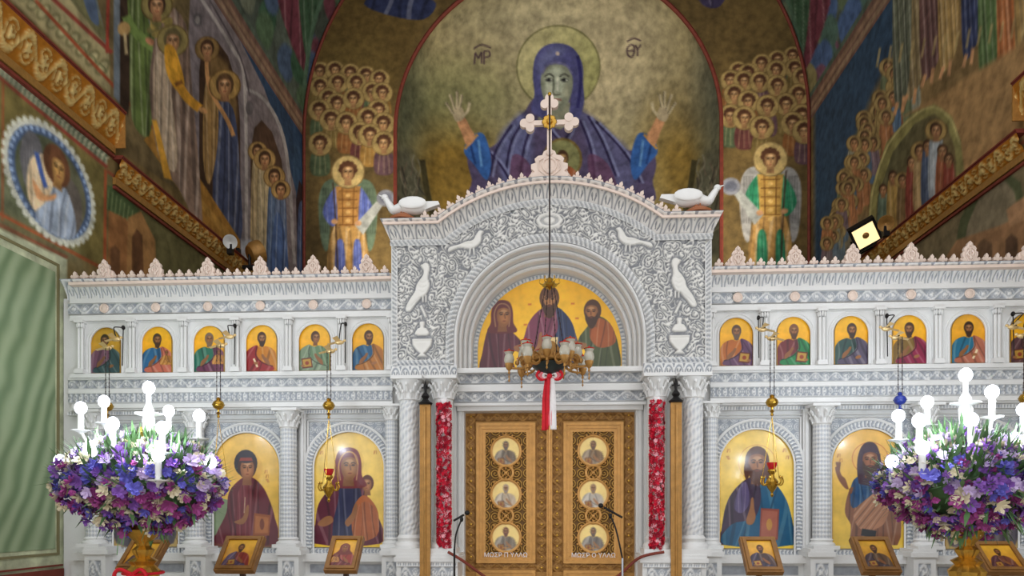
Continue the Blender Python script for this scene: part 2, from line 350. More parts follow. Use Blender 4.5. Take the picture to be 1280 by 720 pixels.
# ---- left wall: painted with saints, niches, a winged youth in a medallion
def wall_side(name, X, paint, flip):
    ys = axis((-4.0, -1.15, .4), (-1.15, 2.0, .022), (2.0, 8.6, .03)); zs = axis((0, 4.3, .3), (4.3, 11.32, .027))
    Y, Z = np.meshgrid(ys, zs); V = np.stack([np.full(Y.size, X), Y.ravel(), Z.ravel()], 1)
    cv = Canvas(V[:, 1:], (104, 84, 46), .035, M=lambda u, v: onX(u, v, X)[1:], yd=-1.0)
    paint(cv); cv.c *= 1.3; cv.c = .84 * cv.c + .16 * cv.c.mean(1, keepdims=True)
    o = grid_mesh(name, V, len(ys), len(zs), 'fresco', col=cv.c, flip=flip); tag(o, None, None, kind='structure'); return o
def paint_left(cv):
    cv.poly([(110, -60), (300, -60), (385, 110), (385, 345), (120, 170)], (92, 76, 46)); cv.mottle(12, 1.1, 1)
    # deep blue ground under the vault line
    cv.poly([(262, -20), (300, -20), (384, 140), (384, 345), (356, 345), (350, 230), (330, 120)], (36, 56, 82)); 
    cv.poly([(368, 180), (384, 190), (384, 330), (360, 330)], (44, 66, 92), a=.8)
    # near upper painted panel and ornament field
    cv.poly([(-40, -60), (108, -60), (133, 50), (133, 62), (20, -60)], (88, 96, 92))
    cv.poly([(60, -30), (100, -30), (128, 30), (126, 48)], (96, 92, 58), smooth=True); cv.poly([(100, -20), (116, -10), (124, 30), (112, 22)], (68, 82, 104), smooth=True)
    cv.poly([(-60, -60), (40, -60), (136, 60), (138, 118), (-60, -70)], (136, 124, 84))
    for k in range(9):
        t = k / 8; x = 30 + 98 * t; y = -8 + 92 * t
        cv.ell(x, y, 8, 12, (104, 98, 62), rot=.7); cv.ell(x, y, 5, 8, (142, 132, 92), rot=.7); cv.line([(x - 4, y - 5), (x + 2, y), (x + 5, y + 6)], 2, (84, 88, 54))
    cv.line([(24, -40), (140, 66)], 5, RED, smooth=False); cv.line([(136, -40), (134, 66)], 4, (140, 50, 36), smooth=False); cv.line([(44, 0), (190, 160)], 4, (132, 56, 30), smooth=False)
    # mauve painted architecture with arched niches
    cv.poly([(238, -20), (262, -20), (300, 50), (330, 110), (352, 170), (370, 240), (372, 345), (240, 345), (232, 150)], (104, 94, 96))
    cv.line([(246, -10), (290, 60), (306, 110), (308, 330)], 4, (140, 132, 128)); cv.line([(306, 110), (335, 130), (358, 190), (368, 330)], 4, (134, 128, 126))
    cv.line([(262, 0), (300, 70), (312, 120)], 2, (70, 62, 66)); cv.ell(247, 25, 6, 9, (84, 78, 80)); cv.ell(247, 25, 3, 5, (122, 116, 112)); cv.ell(312, 135, 5, 9, (84, 78, 80))
    cv.poly([(249, 345), (249, 90), (252, 62), (260, 50), (272, 52), (285, 70), (296, 105), (300, 150), (301, 345)], (54, 36, 24))
    cv.poly([(262, 60), (285, 80), (296, 130), (296, 230), (275, 220), (262, 140)], (120, 92, 50), a=.8, soft=.15)
    drape(cv, [(268, 140), (280, 125), (294, 145), (300, 220), (301, 300), (270, 300), (266, 220)], (56, 64, 92), 7, seed=3, w=.06)
    drape(cv, [(255, 120), (262, 95), (272, 120), (272, 180), (262, 230), (254, 200)], (138, 104, 56), 5, seed=5)
    cv.line([(258, 72), (262, 110), (284, 150), (292, 170)], 5, (170, 120, 70)); head(cv, 281, 108, 26, halo=(150, 116, 60), hair=(80, 56, 34))
    head(cv, 259, 62, 20, halo=(120, 92, 50)); 
    cv.poly([(314, 345), (313, 190), (318, 160), (327, 150), (340, 165), (352, 200), (357, 250), (358, 345)], (66, 46, 34))
    for i, (x, y, s, c) in enumerate([(322, 190, 16, (150, 128, 88)), (331, 200, 18, (158, 140, 104)), (343, 222, 18, (72, 92, 124)), (351, 238, 16, (84, 100, 130))]):
        drape(cv, [(x - s * .3, y + 6), (x + s * .3, y + 6), (x + s * .5, y + 60), (x + s * .5, y + 140), (x - s * .5, y + 140), (x - s * .5, y + 50)], c, 5, seed=20 + i); head(cv, x, y, s, halo=(150, 118, 66))
    drape(cv, [(344, 270), (354, 280), (360, 345), (338, 345)], (60, 84, 130), 4, seed=30)
    cv.poly([(372, 345), (370, 250), (374, 225), (382, 240), (384, 345)], (44, 30, 30)); drape(cv, [(373, 260), (382, 262), (384, 345), (372, 345)], (58, 70, 100), 4, seed=31)
    cv.poly([(301, 300), (314, 300), (316, 345), (300, 345)], (150, 156, 168), a=.8, soft=.1)  # whitish glow near the floodlight, painted into the wall colour
    # ochre ground under the large figures
    cv.poly([(190, 160), (215, 170), (300, 300), (300, 345), (180, 175)], (140, 96, 34)); cv.line([(200, 190), (240, 240), (290, 300)], 8, (160, 116, 46), a=.7)
    # large green robed saint
    cv.poly([(142, -40), (160, -40), (156, 60), (150, 130), (142, 120)], (90, 98, 104)); cv.poly([(150, -40), (168, -40), (166, 90), (160, 145), (150, 130)], (48, 34, 24))
    drape(cv, [(162, -40), (200, -40), (196, 60), (192, 120), (186, 170), (165, 148), (162, 60)], (80, 96, 44), 9, seed=7, w=.06)
    cv.line([(158, 20), (165, 35), (180, 50), (196, 62)], 12, (92, 112, 52)); cv.ell(155, 36, 8, 9, (150, 116, 66)); cv.line([(156, 42), (158, 68)], 4, (150, 130, 90)); cv.ell(188, 52, 7, 4, (160, 104, 70), rot=.6)
    cv.poly([(172, -40), (196, -40), (196, 30), (188, 36)], (70, 84, 104), a=.8); cv.line([(190, -20), (198, 30), (202, 55)], 5, (122, 42, 40))
    # gold armed saint with pale brown mantle
    drape(cv, [(205, 10), (232, 30), (240, 110), (248, 200), (252, 290), (226, 240), (200, 200), (188, 130), (190, 70)], (118, 94, 78), 10, seed=9, w=.05)
    drape(cv, [(192, 80), (206, 66), (214, 120), (222, 190), (216, 215), (196, 180)], (156, 134, 108), 7, seed=10, w=.05)
    for k in range(16): cv.ell(190 + 26 * random.random(), -6 + 50 * random.random(), 5, 8, random.choice([(128, 110, 54), (104, 96, 52), (150, 126, 60)]), rot=random.random() * 3)
    head(cv, 216, 52, 26, halo=(126, 110, 60), hair=(92, 80, 48)); head(cv, 196, 8, 26, halo=(118, 104, 56))
    cv.poly([(206, 58), (218, 60), (228, 90), (230, 108), (220, 112), (208, 90)], (184, 128, 28), smooth=True); cv.line([(222, 104), (234, 122), (250, 136)], 11, (178, 122, 30)); cv.line([(219, 106), (228, 102)], 5, (110, 66, 24)); cv.ell(254, 138, 6, 3.5, (168, 120, 70), rot=.5)
    cv.poly([(190, 150), (196, 150), (215, 225), (205, 222)], (176, 124, 34))
    # leaf strip, red lines on the near pier
    cv.poly([(-60, 14), (133, 184), (133, 206), (-60, 42), (-60, 20)], (122, 122, 96)); cv.poly([(-20, 76), (-20, 52), (134, 184), (134, 207)], (126, 126, 100))
    for k in range(26):
        t = k / 25.0; x = -6 + 138 * t; y = 78 + 116 * t; cv.line([(x - 3, y + 9), (x + 1, y), (x + 5, y - 6)], 3.2, (82, 92, 70)); cv.line([(x, y + 4), (x + 5, y + 3)], 2, (158, 156, 128))
    cv.line([(-20, 38), (134, 183)], 4, RED, smooth=False); cv.line([(-20, 81), (134, 209)], 4, RED, smooth=False)
    # pier panel with medallion
    cv.poly([(-40, 66), (131, 212), (131, 338), (-40, 255)], (100, 88, 44)); cv.poly([(-40, 180), (60, 240), (100, 330), (-40, 260)], (78, 92, 78), a=.6, soft=.5); cv.mottle(6, 2.3, 4)
    cv.line([(132, 212), (131, 340)], 4, (138, 66, 34), smooth=False); cv.line([(-40, 246), (131, 337)], 4, (138, 66, 34), smooth=False); cv.line([(4, 100), (3, 275)], 2.2, (130, 62, 34), smooth=False)
    c = onX(67, 231, XL); M0 = cv.M; cv.M = None; cv.yd = 1.0; y0, z0 = c[1] - .01, c[2]
    for k in range(40):
        a = 2 * PI * k / 40; cv.ell(y0 + .77 * math.cos(a), z0 + .69 * math.sin(a), .055, .05, (178, 178, 160))
    cv.ell(y0, z0, .77, .69, (166, 166, 152), n=40); cv.ell(y0, z0, .72, .64, (60, 76, 104), n=40); cv.ell(y0, z0, .62, .55, (66, 72, 50), n=40, g=((y0 - .5, z0 + .4), (y0 + .5, z0 - .4), (92, 88, 66)))
    for k in range(40):
        a = 2 * PI * (k + .5) / 40; cv.ell(y0 + .69 * math.cos(a), z0 + .61 * math.sin(a), .03, .03, (120, 140, 168))
    cv.poly([(y0 - .55, z0 + .1), (y0 - .42, z0 + .45), (y0 - .2, z0 + .4), (y0 - .18, z0 - .1), (y0 - .4, z0 - .3)], (84, 82, 84), smooth=True); cv.poly([(y0 + .22, z0 + .2), (y0 + .5, z0 + .1), (y0 + .52, z0 - .3), (y0 + .3, z0 - .5)], (86, 78, 70), smooth=True)
    for k in range(6): cv.line([(y0 - .5 + .05 * k, z0 + .3), (y0 - .46 + .04 * k, z0 - .2)], .015, (108, 104, 104), a=.7)
    drape(cv, [(y0 - .38, z0 + .12), (y0 - .1, z0 + .3), (y0 + .1, z0 + .05), (y0 + .1, z0 - .4), (y0 - .15, z0 - .52), (y0 - .42, z0 - .35)], (196, 170, 130), 5, seed=50)
    drape(cv, [(y0 + .1, z0 + .1), (y0 + .35, z0 - .1), (y0 + .4, z0 - .5), (y0 + .0, z0 - .63), (y0 - .3, z0 - .52), (y0 - .1, z0 - .25)], (136, 148, 164), 7, seed=51)
    cv.line([(y0 - .28, z0 + .26), (y0 - .2, z0 + .05), (y0 - .12, z0 - .1)], .08, (52, 76, 140)); cv.poly([(y0 - .34, z0 - .1), (y0 - .26, z0 - .3), (y0 + .0, z0 - .2), (y0 + .05, z0 - .1), (y0 - .15, z0 - .2)], (190, 130, 80), smooth=True)
    cv.ell(y0 + .07, z0 + .27, .24, .26, (92, 56, 34)); head(cv, y0 + .08, z0 + .24, .36, skin=(190, 140, 70), hair=(104, 64, 38), turn=.4)
    cv.M = M0; cv.yd = -1.0
    # far lower wall: painted buildings
    cv.poly([(134, 212), (310, 338), (310, 350), (134, 350)], (86, 80, 46)); cv.poly([(136, 232), (166, 262), (176, 350), (134, 350)], (130, 84, 44)); cv.poly([(134, 232), (146, 232), (176, 265), (160, 274), (134, 262)], (62, 78, 44))
    for k in range(7): cv.line([(136 + 5 * k, 236 + 4.5 * k), (134 + 5 * k, 260 + 3 * k)], 1.2, (104, 116, 70), smooth=False)
    cv.poly([(160, 272), (176, 264), (194, 300), (196, 350), (158, 350)], (140, 98, 52)); cv.poly([(165, 350), (165, 296), (171, 286), (178, 294), (180, 350)], (88, 56, 32)); cv.poly([(138, 350), (138, 310), (144, 306), (150, 314), (150, 350)], (96, 62, 36))
    cv.line([(134, 214), (312, 342)], 4, (122, 60, 36), smooth=False)
    # stone-coloured dado round the green marble field
    cv.poly([(-60, 258), (84, 324), (84, 760), (-60, 760)], (150, 154, 124)); cv.line([(-60, 252), (84, 322)], 3, (122, 60, 40), smooth=False)
def paint_right(cv):
    cv.poly([(1018, -20), (1300, -60), (1300, 160), (1080, 330), (1018, 345)], (112, 88, 52)); cv.mottle(12, 1.1, 8)
    cv.poly([(1018, 130), (1100, -20), (1160, -20), (1090, 120), (1058, 200), (1040, 345), (1018, 345)], (38, 58, 80), soft=.3)
    # crowd of small figures
    rr = random.Random(5)
    cols = [(140, 116, 66), (96, 104, 74), (72, 96, 122), (150, 96, 58), (128, 128, 110), (104, 84, 92)]
    for i in range(64):
        t = i / 63.0; x = 1128 - 92 * t + rr.uniform(-14, 14) * (1.15 - .6 * t); y = 80 + 210 * t + rr.uniform(-22, 22); s = 17 - 4 * t
        if x < 1026: x = 1026 + rr.random() * 8
        c = rr.choice(cols); drape(cv, [(x - s * .4, y + 4), (x + s * .4, y + 4), (x + s * .55, y + s * 2.4), (x - s * .55, y + s * 2.4)], c, 3, seed=100 + i); head(cv, x, y, s * .9, halo=(142, 118, 70), hair=(70, 50, 34))
    # large upper figures
    for i, (x, w, y0, y1, c) in enumerate([(1142, 26, -40, 110, (118, 100, 66)), (1164, 24, -40, 85, (92, 62, 58)), (1186, 22, -40, 75, (150, 118, 64)), (1214, 20, -50, 60, (44, 52, 84)), (1236, 22, -50, 92, (74, 96, 52)), (1262, 26, -60, 84, (156, 88, 44)), (1284, 26, -60, 70, (140, 110, 60)), (1128, 20, -30, 120, (84, 88, 70))]):
        drape(cv, [(x - w * .5, y0), (x + w * .5, y0 - 10), (x + w * .5, y1 * .6), (x + w * .2, y1), (x - w * .4, y1 + 14), (x - w * .6, y1 * .6)], c, 8, dirn=.3, seed=200 + i, w=.06)
        cv.line([(x - w * .3, y1 + 8), (x - w * .5, y1 + 24)], 4, SKIN); cv.line([(x + w * .1, y1), (x - w * .0, y1 + 20)], 4, SKIN)
    for k in range(14): cv.line([(1100 + 14 * k, 60 - 3 * k), (1096 + 14 * k, 84 - 3 * k)], 3, (150, 128, 80), a=.7)
    # warm ground
    cv.poly([(1130, 145), (1300, 40), (1300, 160), (1204, 220), (1190, 160), (1160, 135)], (138, 104, 62), soft=.1, smooth=False)
    # arched scene
    cv.poly([(1082, 322), (1088, 240), (1108, 178), (1140, 142), (1168, 130), (1190, 146), (1201, 176), (1206, 222)], (120, 112, 62)); cv.line([(1086, 318), (1090, 244), (1110, 182), (1141, 146), (1167, 134), (1188, 149), (1200, 180)], 2.4, (158, 146, 88))
    cv.poly([(1092, 312), (1097, 246), (1116, 190), (1144, 154), (1168, 142), (1184, 156), (1194, 188), (1196, 228)], (78, 76, 50), g=((1110, 180), (1160, 300), (104, 84, 50)))
    for i, (x, y, s, c) in enumerate([(1104, 238, 13, (92, 110, 90)), (1116, 222, 14, (156, 122, 60)), (1128, 226, 13, (110, 84, 50)), (1140, 204, 15, (120, 50, 40)), (1150, 190, 16, (150, 120, 76)), (1160, 184, 16, (60, 72, 96)), (1170, 164, 18, (140, 146, 150)), (1178, 190, 16, (136, 74, 44)), (1186, 200, 14, (124, 54, 40))]):
        drape(cv, [(x - s * .4, y + 4), (x + s * .4, y + 4), (x + s * .5, y + s * 4), (x - s * .5, y + s * 4.6)], c, 4, seed=300 + i); head(cv, x, y, s, halo=(148, 120, 66) if i in (2, 4, 6) else None)
    # floodlight's pale glow, painted into the wall colour behind it
    cv.poly([(1030, 330), (1050, 300), (1080, 280), (1096, 300), (1080, 345), (1030, 345)], (120, 128, 126), a=.5, soft=.5)
    # below the gallery cornice
    cv.poly([(1082, 345), (1300, 170), (1300, 350), (1082, 350)], (104, 90, 62)); cv.mottle(5, 2.0, 9)
    cv.poly([(1190, 330), (1200, 275), (1216, 238), (1236, 216), (1256, 212), (1276, 228), (1284, 270), (1286, 330)], (72, 76, 48)); cv.poly([(1200, 330), (1210, 280), (1224, 246), (1240, 228), (1256, 226), (1268, 240), (1274, 272), (1276, 330)], (110, 98, 74))
    cv.poly([(1180, 325), (1196, 300), (1250, 282), (1290, 262), (1290, 350), (1180, 350)], (134, 96, 62)); cv.poly([(1258, 262), (1290, 238), (1290, 270), (1262, 284)], (150, 110, 74)); cv.poly([(1256, 345), (1257, 300), (1264, 292), (1272, 298), (1273, 345)], (84, 60, 42)); cv.poly([(1220, 345), (1221, 306), (1230, 298), (1240, 304), (1241, 345)], (96, 70, 48))
    cv.line([(1082, 342), (1300, 160)], 4, (126, 64, 36), smooth=False)
wl = wall_side('wall_left', XL, paint_left, False); wr = wall_side('wall_right', XR, paint_right, True)
# green marble field and red plinth on the left wall, a stone frame line round it
g = MB(); g.box(XL, XL + .012, -3.4, -.14, 1.18, 4.72); o = g.build('green_marble_panel', 'green_marble', wl, smooth=False)
g = MB()
for a, b, c, d in ((-3.5, -.07, 1.10, 1.13), (-3.5, -.07, 4.81, 4.84), (-.10, -.07, 1.13, 4.81), (-3.5, -3.47, 1.13, 4.81)): g.box(XL, XL + .02, a, b, c, d)
g.build('panel_moulding', 'dado_line', wl, smooth=False)
g = MB(); g.box(XL, XL + .04, -4, -.02, .78, .92); g.box(XL, XL + .03, -4, -.02, .955, .975); o = g.build('trim_1', 'red_band'); tag(o, None, None, kind='structure')
# ---- vault
ys = axis((-1.6, 8.6, .06)); th = np.linspace(0, PI, 330); TH, YY = np.meshgrid(th, ys)
V = np.stack([VX + VR * np.cos(TH).ravel(), YY.ravel(), ZS + VR * np.sin(TH).ravel()], 1)
def Mv(u, v):
    d = ray(u, v); ox, oz = -VX, CZ - ZS; a = d[0] ** 2 + d[2] ** 2; b = 2 * (ox * d[0] + oz * d[2]); c = ox * ox + oz * oz - VR * VR
    t = (-b + math.sqrt(max(b * b - 4 * a * c, 0))) / (2 * a); return np.array([(VR * math.atan2(oz + d[2] * t, ox + d[0] * t)), CY + d[1] * t])
cv = Canvas(np.stack([VR * TH.ravel(), YY.ravel()], 1), (66, 76, 66), .06, M=Mv, yd=-1.0); cv.mottle(14, .8, 2)
rr = random.Random(3)
for i in range(26):
    x = 290 + rr.random() * 130; y = rr.uniform(-20, 120); 
    if (x - 300) * 1.5 < y: x += 60
    cv.poly([(x, y), (x + 10, y - 14), (x + 22, y + 6), (x + 16, y + 34), (x + 4, y + 26)], rr.choice([(70, 96, 66), (104, 50, 62), (58, 78, 108), (98, 104, 84), (82, 60, 88), (48, 84, 60)]), smooth=True)
for i in range(30):
    x = 1100 - rr.random() * 130; y = rr.uniform(-20, 120)
    if (1100 - x) * 1.5 < y: x -= 50
    cv.poly([(x, y), (x - 10, y - 14), (x - 22, y + 6), (x - 16, y + 34), (x - 4, y + 26)], rr.choice([(86, 104, 74), (122, 112, 66), (58, 84, 130), (98, 112, 84), (110, 66, 88), (66, 96, 84)]), smooth=True)
for q, x0, x1 in ((1, 346, 400), (-1, 1040, 988)):
    drape(cv, [(x0, -10), (x0 + q * 24, -14), (x0 + q * 34, 30), (x0 + q * 38, 90), (x0 + q * 20, 60)], (104, 44, 58), 5, seed=61); drape(cv, [(x0 + q * 28, -14), (x0 + q * 52, -14), (x0 + q * 46, 40), (x0 + q * 36, 70)], (52, 84, 58), 5, seed=62)
    cv.line([(x0 + q * 60, -12), (x0 + q * 44, 40), (x0 + q * 34, 110)], 5, (72, 104, 80))
P = cv.P; nearl = np.minimum(P[:, 0], VR * PI - P[:, 0])
for lo, hi, c in ((0, .5, (104, 72, 60)), (.08, .2, (132, 104, 78)), (.3, .4, (128, 96, 72)), (.5, .62, (70, 84, 70))):
    m = (nearl >= lo) & (nearl < hi); cv.c[m] = c
cv.c *= 1.2; cv.c = .75 * cv.c + .25 * cv.c.mean(1, keepdims=True)
o = grid_mesh('ceiling', V, len(th), len(ys), 'fresco', col=cv.c); tag(o, None, None, kind='structure')
# ---- back wall with the apse opening
AX, AR = 0.17, 4.08
xs = axis((XL, XR, .03)); zs = axis((0, 4.3, .4), (4.3, 17.75, .03)); Xg, Zg = np.meshgrid(xs, zs); P = np.stack([Xg.ravel(), Zg.ravel()], 1)
def MB_(u, v):
    p = onY(u, v, YB); return np.array([p[0], p[2]])
cv = Canvas(P, (92, 72, 36), .035, M=MB_, yd=-1.0); cv.mottle(12, .9, 5)
cv.poly([(385, -60), (560, -60), (500, 100), (490, 120), (385, 100)], (88, 68, 30), soft=.4); cv.poly([(400, 60), (470, 40), (490, 90), (480, 130), (400, 120)], (100, 80, 36), a=.6, soft=.6)
drape(cv, [(455, 5), (480, -12), (520, -6), (545, 4), (530, 24), (490, 20)], (38, 44, 74), 5, seed=70); drape(cv, [(870, -20), (910, -20), (900, 8), (878, 6)], (52, 44, 70), 4, seed=71)
HR = .84
def angel(x, y, s, robe, seed, big=False):
    yd = -1
    cv.poly([(x - s * .5, y + s * .5), (x + s * .5, y + s * .5), (x + s * .75, y + s * 1.5), (x + s * .5, y + s * 2.2), (x - s * .5, y + s * 2.2), (x - s * .75, y + s * 1.5)], robe, smooth=True)
    for k in (-.3, 0, .3): cv.line([(x + k * s, y + s * .7), (x + k * 1.4 * s, y + s * 2.1)], s * .08, mixc(robe, (220, 190, 130), .35), a=.8)
    head(cv, x, y, s, skin=(172, 128, 78), hair=(74, 44, 26), halo=(146, 120, 66), curls=True, turn=.3 if seed % 2 else -.3)
robes = [(122, 74, 34), (86, 44, 40), (68, 80, 52), (134, 96, 40), (82, 56, 60), (104, 84, 40)]
zs_ = [(62, 185), (100, 182), (140, 190), (180, 196), (215, 205), (62, 225), (108, 215), (155, 215), (196, 238), (222, 240), (84, 255), (105, 268), (148, 255), (212, 285), (60, 285), (185, 305), (225, 320), (90, 310), (130, 318), (165, 345), (62, 372), (190, 350), (226, 370)]
for i, (a, b) in enumerate(zs_): angel(370 + a / 2.057, b / 2.057, 11 + b * .017, robes[i % 6], i)
zr = [(500, 185), (560, 165), (600, 155), (640, 145), (525, 190), (480, 208), (514, 210), (555, 212), (598, 182), (645, 178), (664, 200), (490, 245), (600, 222), (655, 245), (526, 262), (575, 275), (622, 270), (664, 300), (480, 300), (515, 305), (640, 320), (560, 330), (670, 340)]
for i, (a, b) in enumerate(sorted(zr, key=lambda q: q[1])): angel(680 + a / 2.057, b / 2.057, 11 + b * .02, robes[(i * 5 + 2) % 6], i)
def archangel(x, y, s, tunic, sleeve, wing, seed, q):
    """main standing angel, head centre (x,y)"""
    for k in (-1, 1):
        cv.poly([(x + k * s * .5, y + s * .6), (x + k * s * 1.3, y + s * .5), (x + k * s * 1.75, y + s * 1.6), (x + k * s * 1.6, y + s * 4), (x + k * s * 1.2, y + s * 4.6), (x + k * s * 1.0, y + s * 2.4)], wing, smooth=True)
        for j in range(5): cv.line([(x + k * s * (1.0 + .12 * j), y + s * .9), (x + k * s * (1.1 + .13 * j), y + s * 3.6)], s * .07, mixc(wing, (20, 20, 20), .4), a=.7)
    drape(cv, [(x - s * .75, y + s * 3), (x + s * .75, y + s * 3), (x + s * 1.15, y + s * 6.2), (x - s * 1.15, y + s * 6.2)], (164, 120, 58), 8, seed=seed)
    drape(cv, [(x - s * .7, y + s * 4.2), (x - s * .25, y + s * 4.2), (x - s * .2, y + s * 6.4), (x - s * .75, y + s * 6.4)], sleeve, 5, seed=seed + 1); drape(cv, [(x + s * .35, y + s * 4.2), (x + s * .75, y + s * 4.2), (x + s * .85, y + s * 6.4), (x + s * .35, y + s * 6.4)], sleeve, 5, seed=seed + 2)
    drape(cv, [(x - s * .5, y + s * .8), (x - s * 1.1, y + s * 1.3), (x - s * 1.5, y + s * 2.4), (x - s * .9, y + s * 3.2), (x - s * .5, y + s * 2.4)], sleeve, 5, seed=seed + 3)
    drape(cv, [(x + s * .5, y + s * .8), (x + s * 1.1, y + s * 1.3), (x + s * 1.5, y + s * 2.4), (x + s * .9, y + s * 3.2), (x + s * .5, y + s * 2.4)], sleeve, 5, seed=seed + 4)
    cv.poly([(x - s * .75, y + s * .8), (x + s * .75, y + s * .8), (x + s * .65, y + s * 2), (x + s * .6, y + s * 3.2), (x - s * .6, y + s * 3.2), (x - s * .65, y + s * 2)], tunic)
    for j in range(5): cv.line([(x - s * .55, y + s * (1.1 + .5 * j)), (x + s * .55, y + s * (1.1 + .5 * j))], s * .06, mixc(tunic, (70, 34, 10), .6)); cv.ell(x, y + s * (1.35 + .5 * j), s * .14, s * .12, mixc(tunic, (240, 200, 120), .4))
    cv.line([(x - s * .35, y + s * .9), (x - s * .3, y + s * 3.1)], s * .06, (100, 60, 20)); cv.line([(x + s * .35, y + s * .9), (x + s * .3, y + s * 3.1)], s * .06, (100, 60, 20))
    cv.poly([(x + q * s * .4, y + s * 3.1), (x + q * s * 1.7, y + s * 1.7), (x + q * s * 2.1, y + s * 1.9), (x + q * s * .9, y + s * 3.7)], (140, 140, 132)); cv.ell(x + q * s * 2.25, y + s * 1.5, s * .55, s * .5, (112, 112, 118)); cv.ell(x + q * s * 2.25, y + s * 1.5, s * .35, s * .3, (90, 92, 104))
    cv.line([(x - q * s * .9, y + s * .6), (x - q * s * .75, y + s * 2.6), (x - q * s * .6, y + s * 6)], s * .09, (60, 40, 26)); cv.ell(x - q * s * .8, y + s * 2.9, s * .2, s * .16, SKIN); cv.ell(x + q * s * .6, y + s * 3.0, s * .2, s * .16, SKIN)
    head(cv, x, y, s * 1.05, skin=(180, 134, 82), hair=(84, 50, 30), halo=(172, 144, 84), curls=True)
HR = .9
archangel(435, 216, 21, (158, 108, 48), (72, 84, 148), (84, 100, 76), 80, 1)
archangel(963, 200, 22, (176, 132, 56), (36, 118, 78), (136, 132, 126), 90, -1)
msk = ~((((P[:, 0] - AX) ** 2 + np.maximum(P[:, 1] - ZS, 0) ** 2) < AR ** 2)) & ((P[:, 1] < ZS) | (((P[:, 0] - VX) ** 2 + (P[:, 1] - ZS) ** 2) < (VR + .08) ** 2))
V = np.stack([P[:, 0], np.full(len(P), YB), P[:, 1]], 1)
cv.c *= 1.24; cv.c = .84 * cv.c + .16 * cv.c.mean(1, keepdims=True)
o = grid_mesh('wall_back', V, len(xs), len(zs), 'fresco', col=cv.c, mask=msk); tag(o, None, None, kind='structure')
for i, (xc, R, w) in enumerate(((AX, AR, .05), (VX, VR - .05, .04))):
    pts = [(xc - R, YB - .01, 0)] + [(xc + R * math.cos(a), YB - .01, ZS + R * math.sin(a)) for a in np.linspace(PI, 0, 60)] + [(xc + R, YB - .01, 0)]
    g = MB(); g.tube(pts, w, 6); o = g.build('trim_%d' % (i + 2), 'red_band'); tag(o, None, None, kind='structure')
# ---- apse: half round niche under a half dome
DEP = 2.2
ph = np.linspace(0, PI, 340); zz = axis((0, 4.3, .5), (4.3, ZS, .035)); ee = np.linspace(0, PI / 2, 170)[1:]
rows = []
for z in zz: rows.append(np.stack([AX - AR * np.cos(ph), YB + DEP * np.sin(ph), np.full(len(ph), z)], 1))
for e in ee: rows.append(np.stack([AX - AR * math.cos(e) * np.cos(ph), YB + DEP * math.cos(e) * np.sin(ph), np.full(len(ph), ZS + AR * math.sin(e))], 1))
V = np.vstack(rows); t = (YB - CY) / (V[:, 1] - CY); P = np.stack([V[:, 0] * t, CZ + (V[:, 2] - CZ) * t], 1)
cv = Canvas(P, (132, 124, 92), .035, M=MB_, yd=-1.0)
S = .6
cv.ell(700, 70, 230, 190, (128, 120, 88), soft=1.4); cv.ell(720, 60, 150, 120, (158, 146, 116), soft=2.2, a=.9); cv.ell(560, 60, 70, 60, (140, 128, 94), soft=1.5, a=.8); cv.ell(545, 130, 55, 45, (100, 100, 66), soft=1.5, a=.8); cv.ell(570, 225, 60, 70, (112, 88, 36), soft=1.2, a=.95); cv.ell(600, 120, 60, 40, (112, 110, 74), soft=1.4, a=.7)
cv.ell(850, 200, 40, 80, (116, 92, 40), soft=1.2, a=.9); cv.ell(860, 100, 40, 60, (128, 116, 84), soft=1.4, a=.8); cv.ell(505, 100, 16, 110, (74, 78, 62), soft=.8, a=.8); cv.ell(893, 100, 16, 120, (78, 84, 76), soft=.8, a=.8); cv.ell(640, 20, 90, 30, (150, 142, 112), soft=1.4, a=.6)
cv.mottle(9, .9, 7)
# grey tangles (painted wings) at both feet of the apse
for q, x0 in ((1, 492), (-1, 904)):
    cv.poly([(x0, 180), (x0 + q * 22, 190), (x0 + q * 40, 235), (x0 + q * 46, 300), (x0, 330)], (84, 82, 66), soft=.3)
    rr = random.Random(9)
    for k in range(26):
        x = x0 + q * rr.uniform(4, 34); y = rr.uniform(190, 270); cv.line([(x, y), (x + q * rr.uniform(-5, 5), y + 12), (x + q * rr.uniform(-4, 8), y + 22)], 1.6, rr.choice([(112, 108, 90), (58, 56, 48), (96, 84, 70)]))
    cv.line([(x0 + q * 36, 200), (x0 + q * 42, 240), (x0 + q * 54, 290)], 7, (62, 56, 34))
# halo and orant figure
cv.ell(698, 84, 53, 53, (104, 100, 66), n=40); cv.ell(698, 84, 51, 51, (160, 152, 112), n=40, g=((650, 60), (745, 110), (138, 136, 88)))
BL = (68, 60, 86)
cv.poly([(672, 120), (655, 140), (640, 152), (622, 178), (604, 186), (586, 180), (584, 200), (590, 225), (600, 260), (800, 260), (816, 225), (820, 200), (808, 180), (786, 188), (764, 168), (742, 148), (722, 135), (716, 118)], BL, smooth=True)
cv.poly([(655, 142), (640, 152), (622, 178), (630, 230), (660, 240), (665, 180)], (84, 88, 124), smooth=True, a=.85, soft=.2); cv.poly([(722, 138), (745, 150), (764, 168), (786, 190), (790, 240), (750, 240), (735, 180)], (78, 78, 110), smooth=True, a=.85, soft=.2)
rr = random.Random(12)
for k, pth in enumerate([[(660, 145), (640, 175), (632, 215)], [(668, 150), (655, 185), (650, 230)], [(735, 145), (752, 175), (770, 220)], [(725, 150), (738, 185), (744, 230)], [(745, 152), (772, 180), (795, 210)], [(610, 188), (625, 205), (640, 230)], [(675, 140), (690, 165), (705, 180)], [(720, 140), (712, 165), (700, 182)], [(780, 190), (790, 205), (800, 228)], [(640, 156), (620, 188), (612, 220)]]):
    cv.line(pth, 3.0, (34, 28, 58)); cv.line([(x + 4, y + 1) for x, y in pth], 3.0, (110, 114, 148), a=.8)
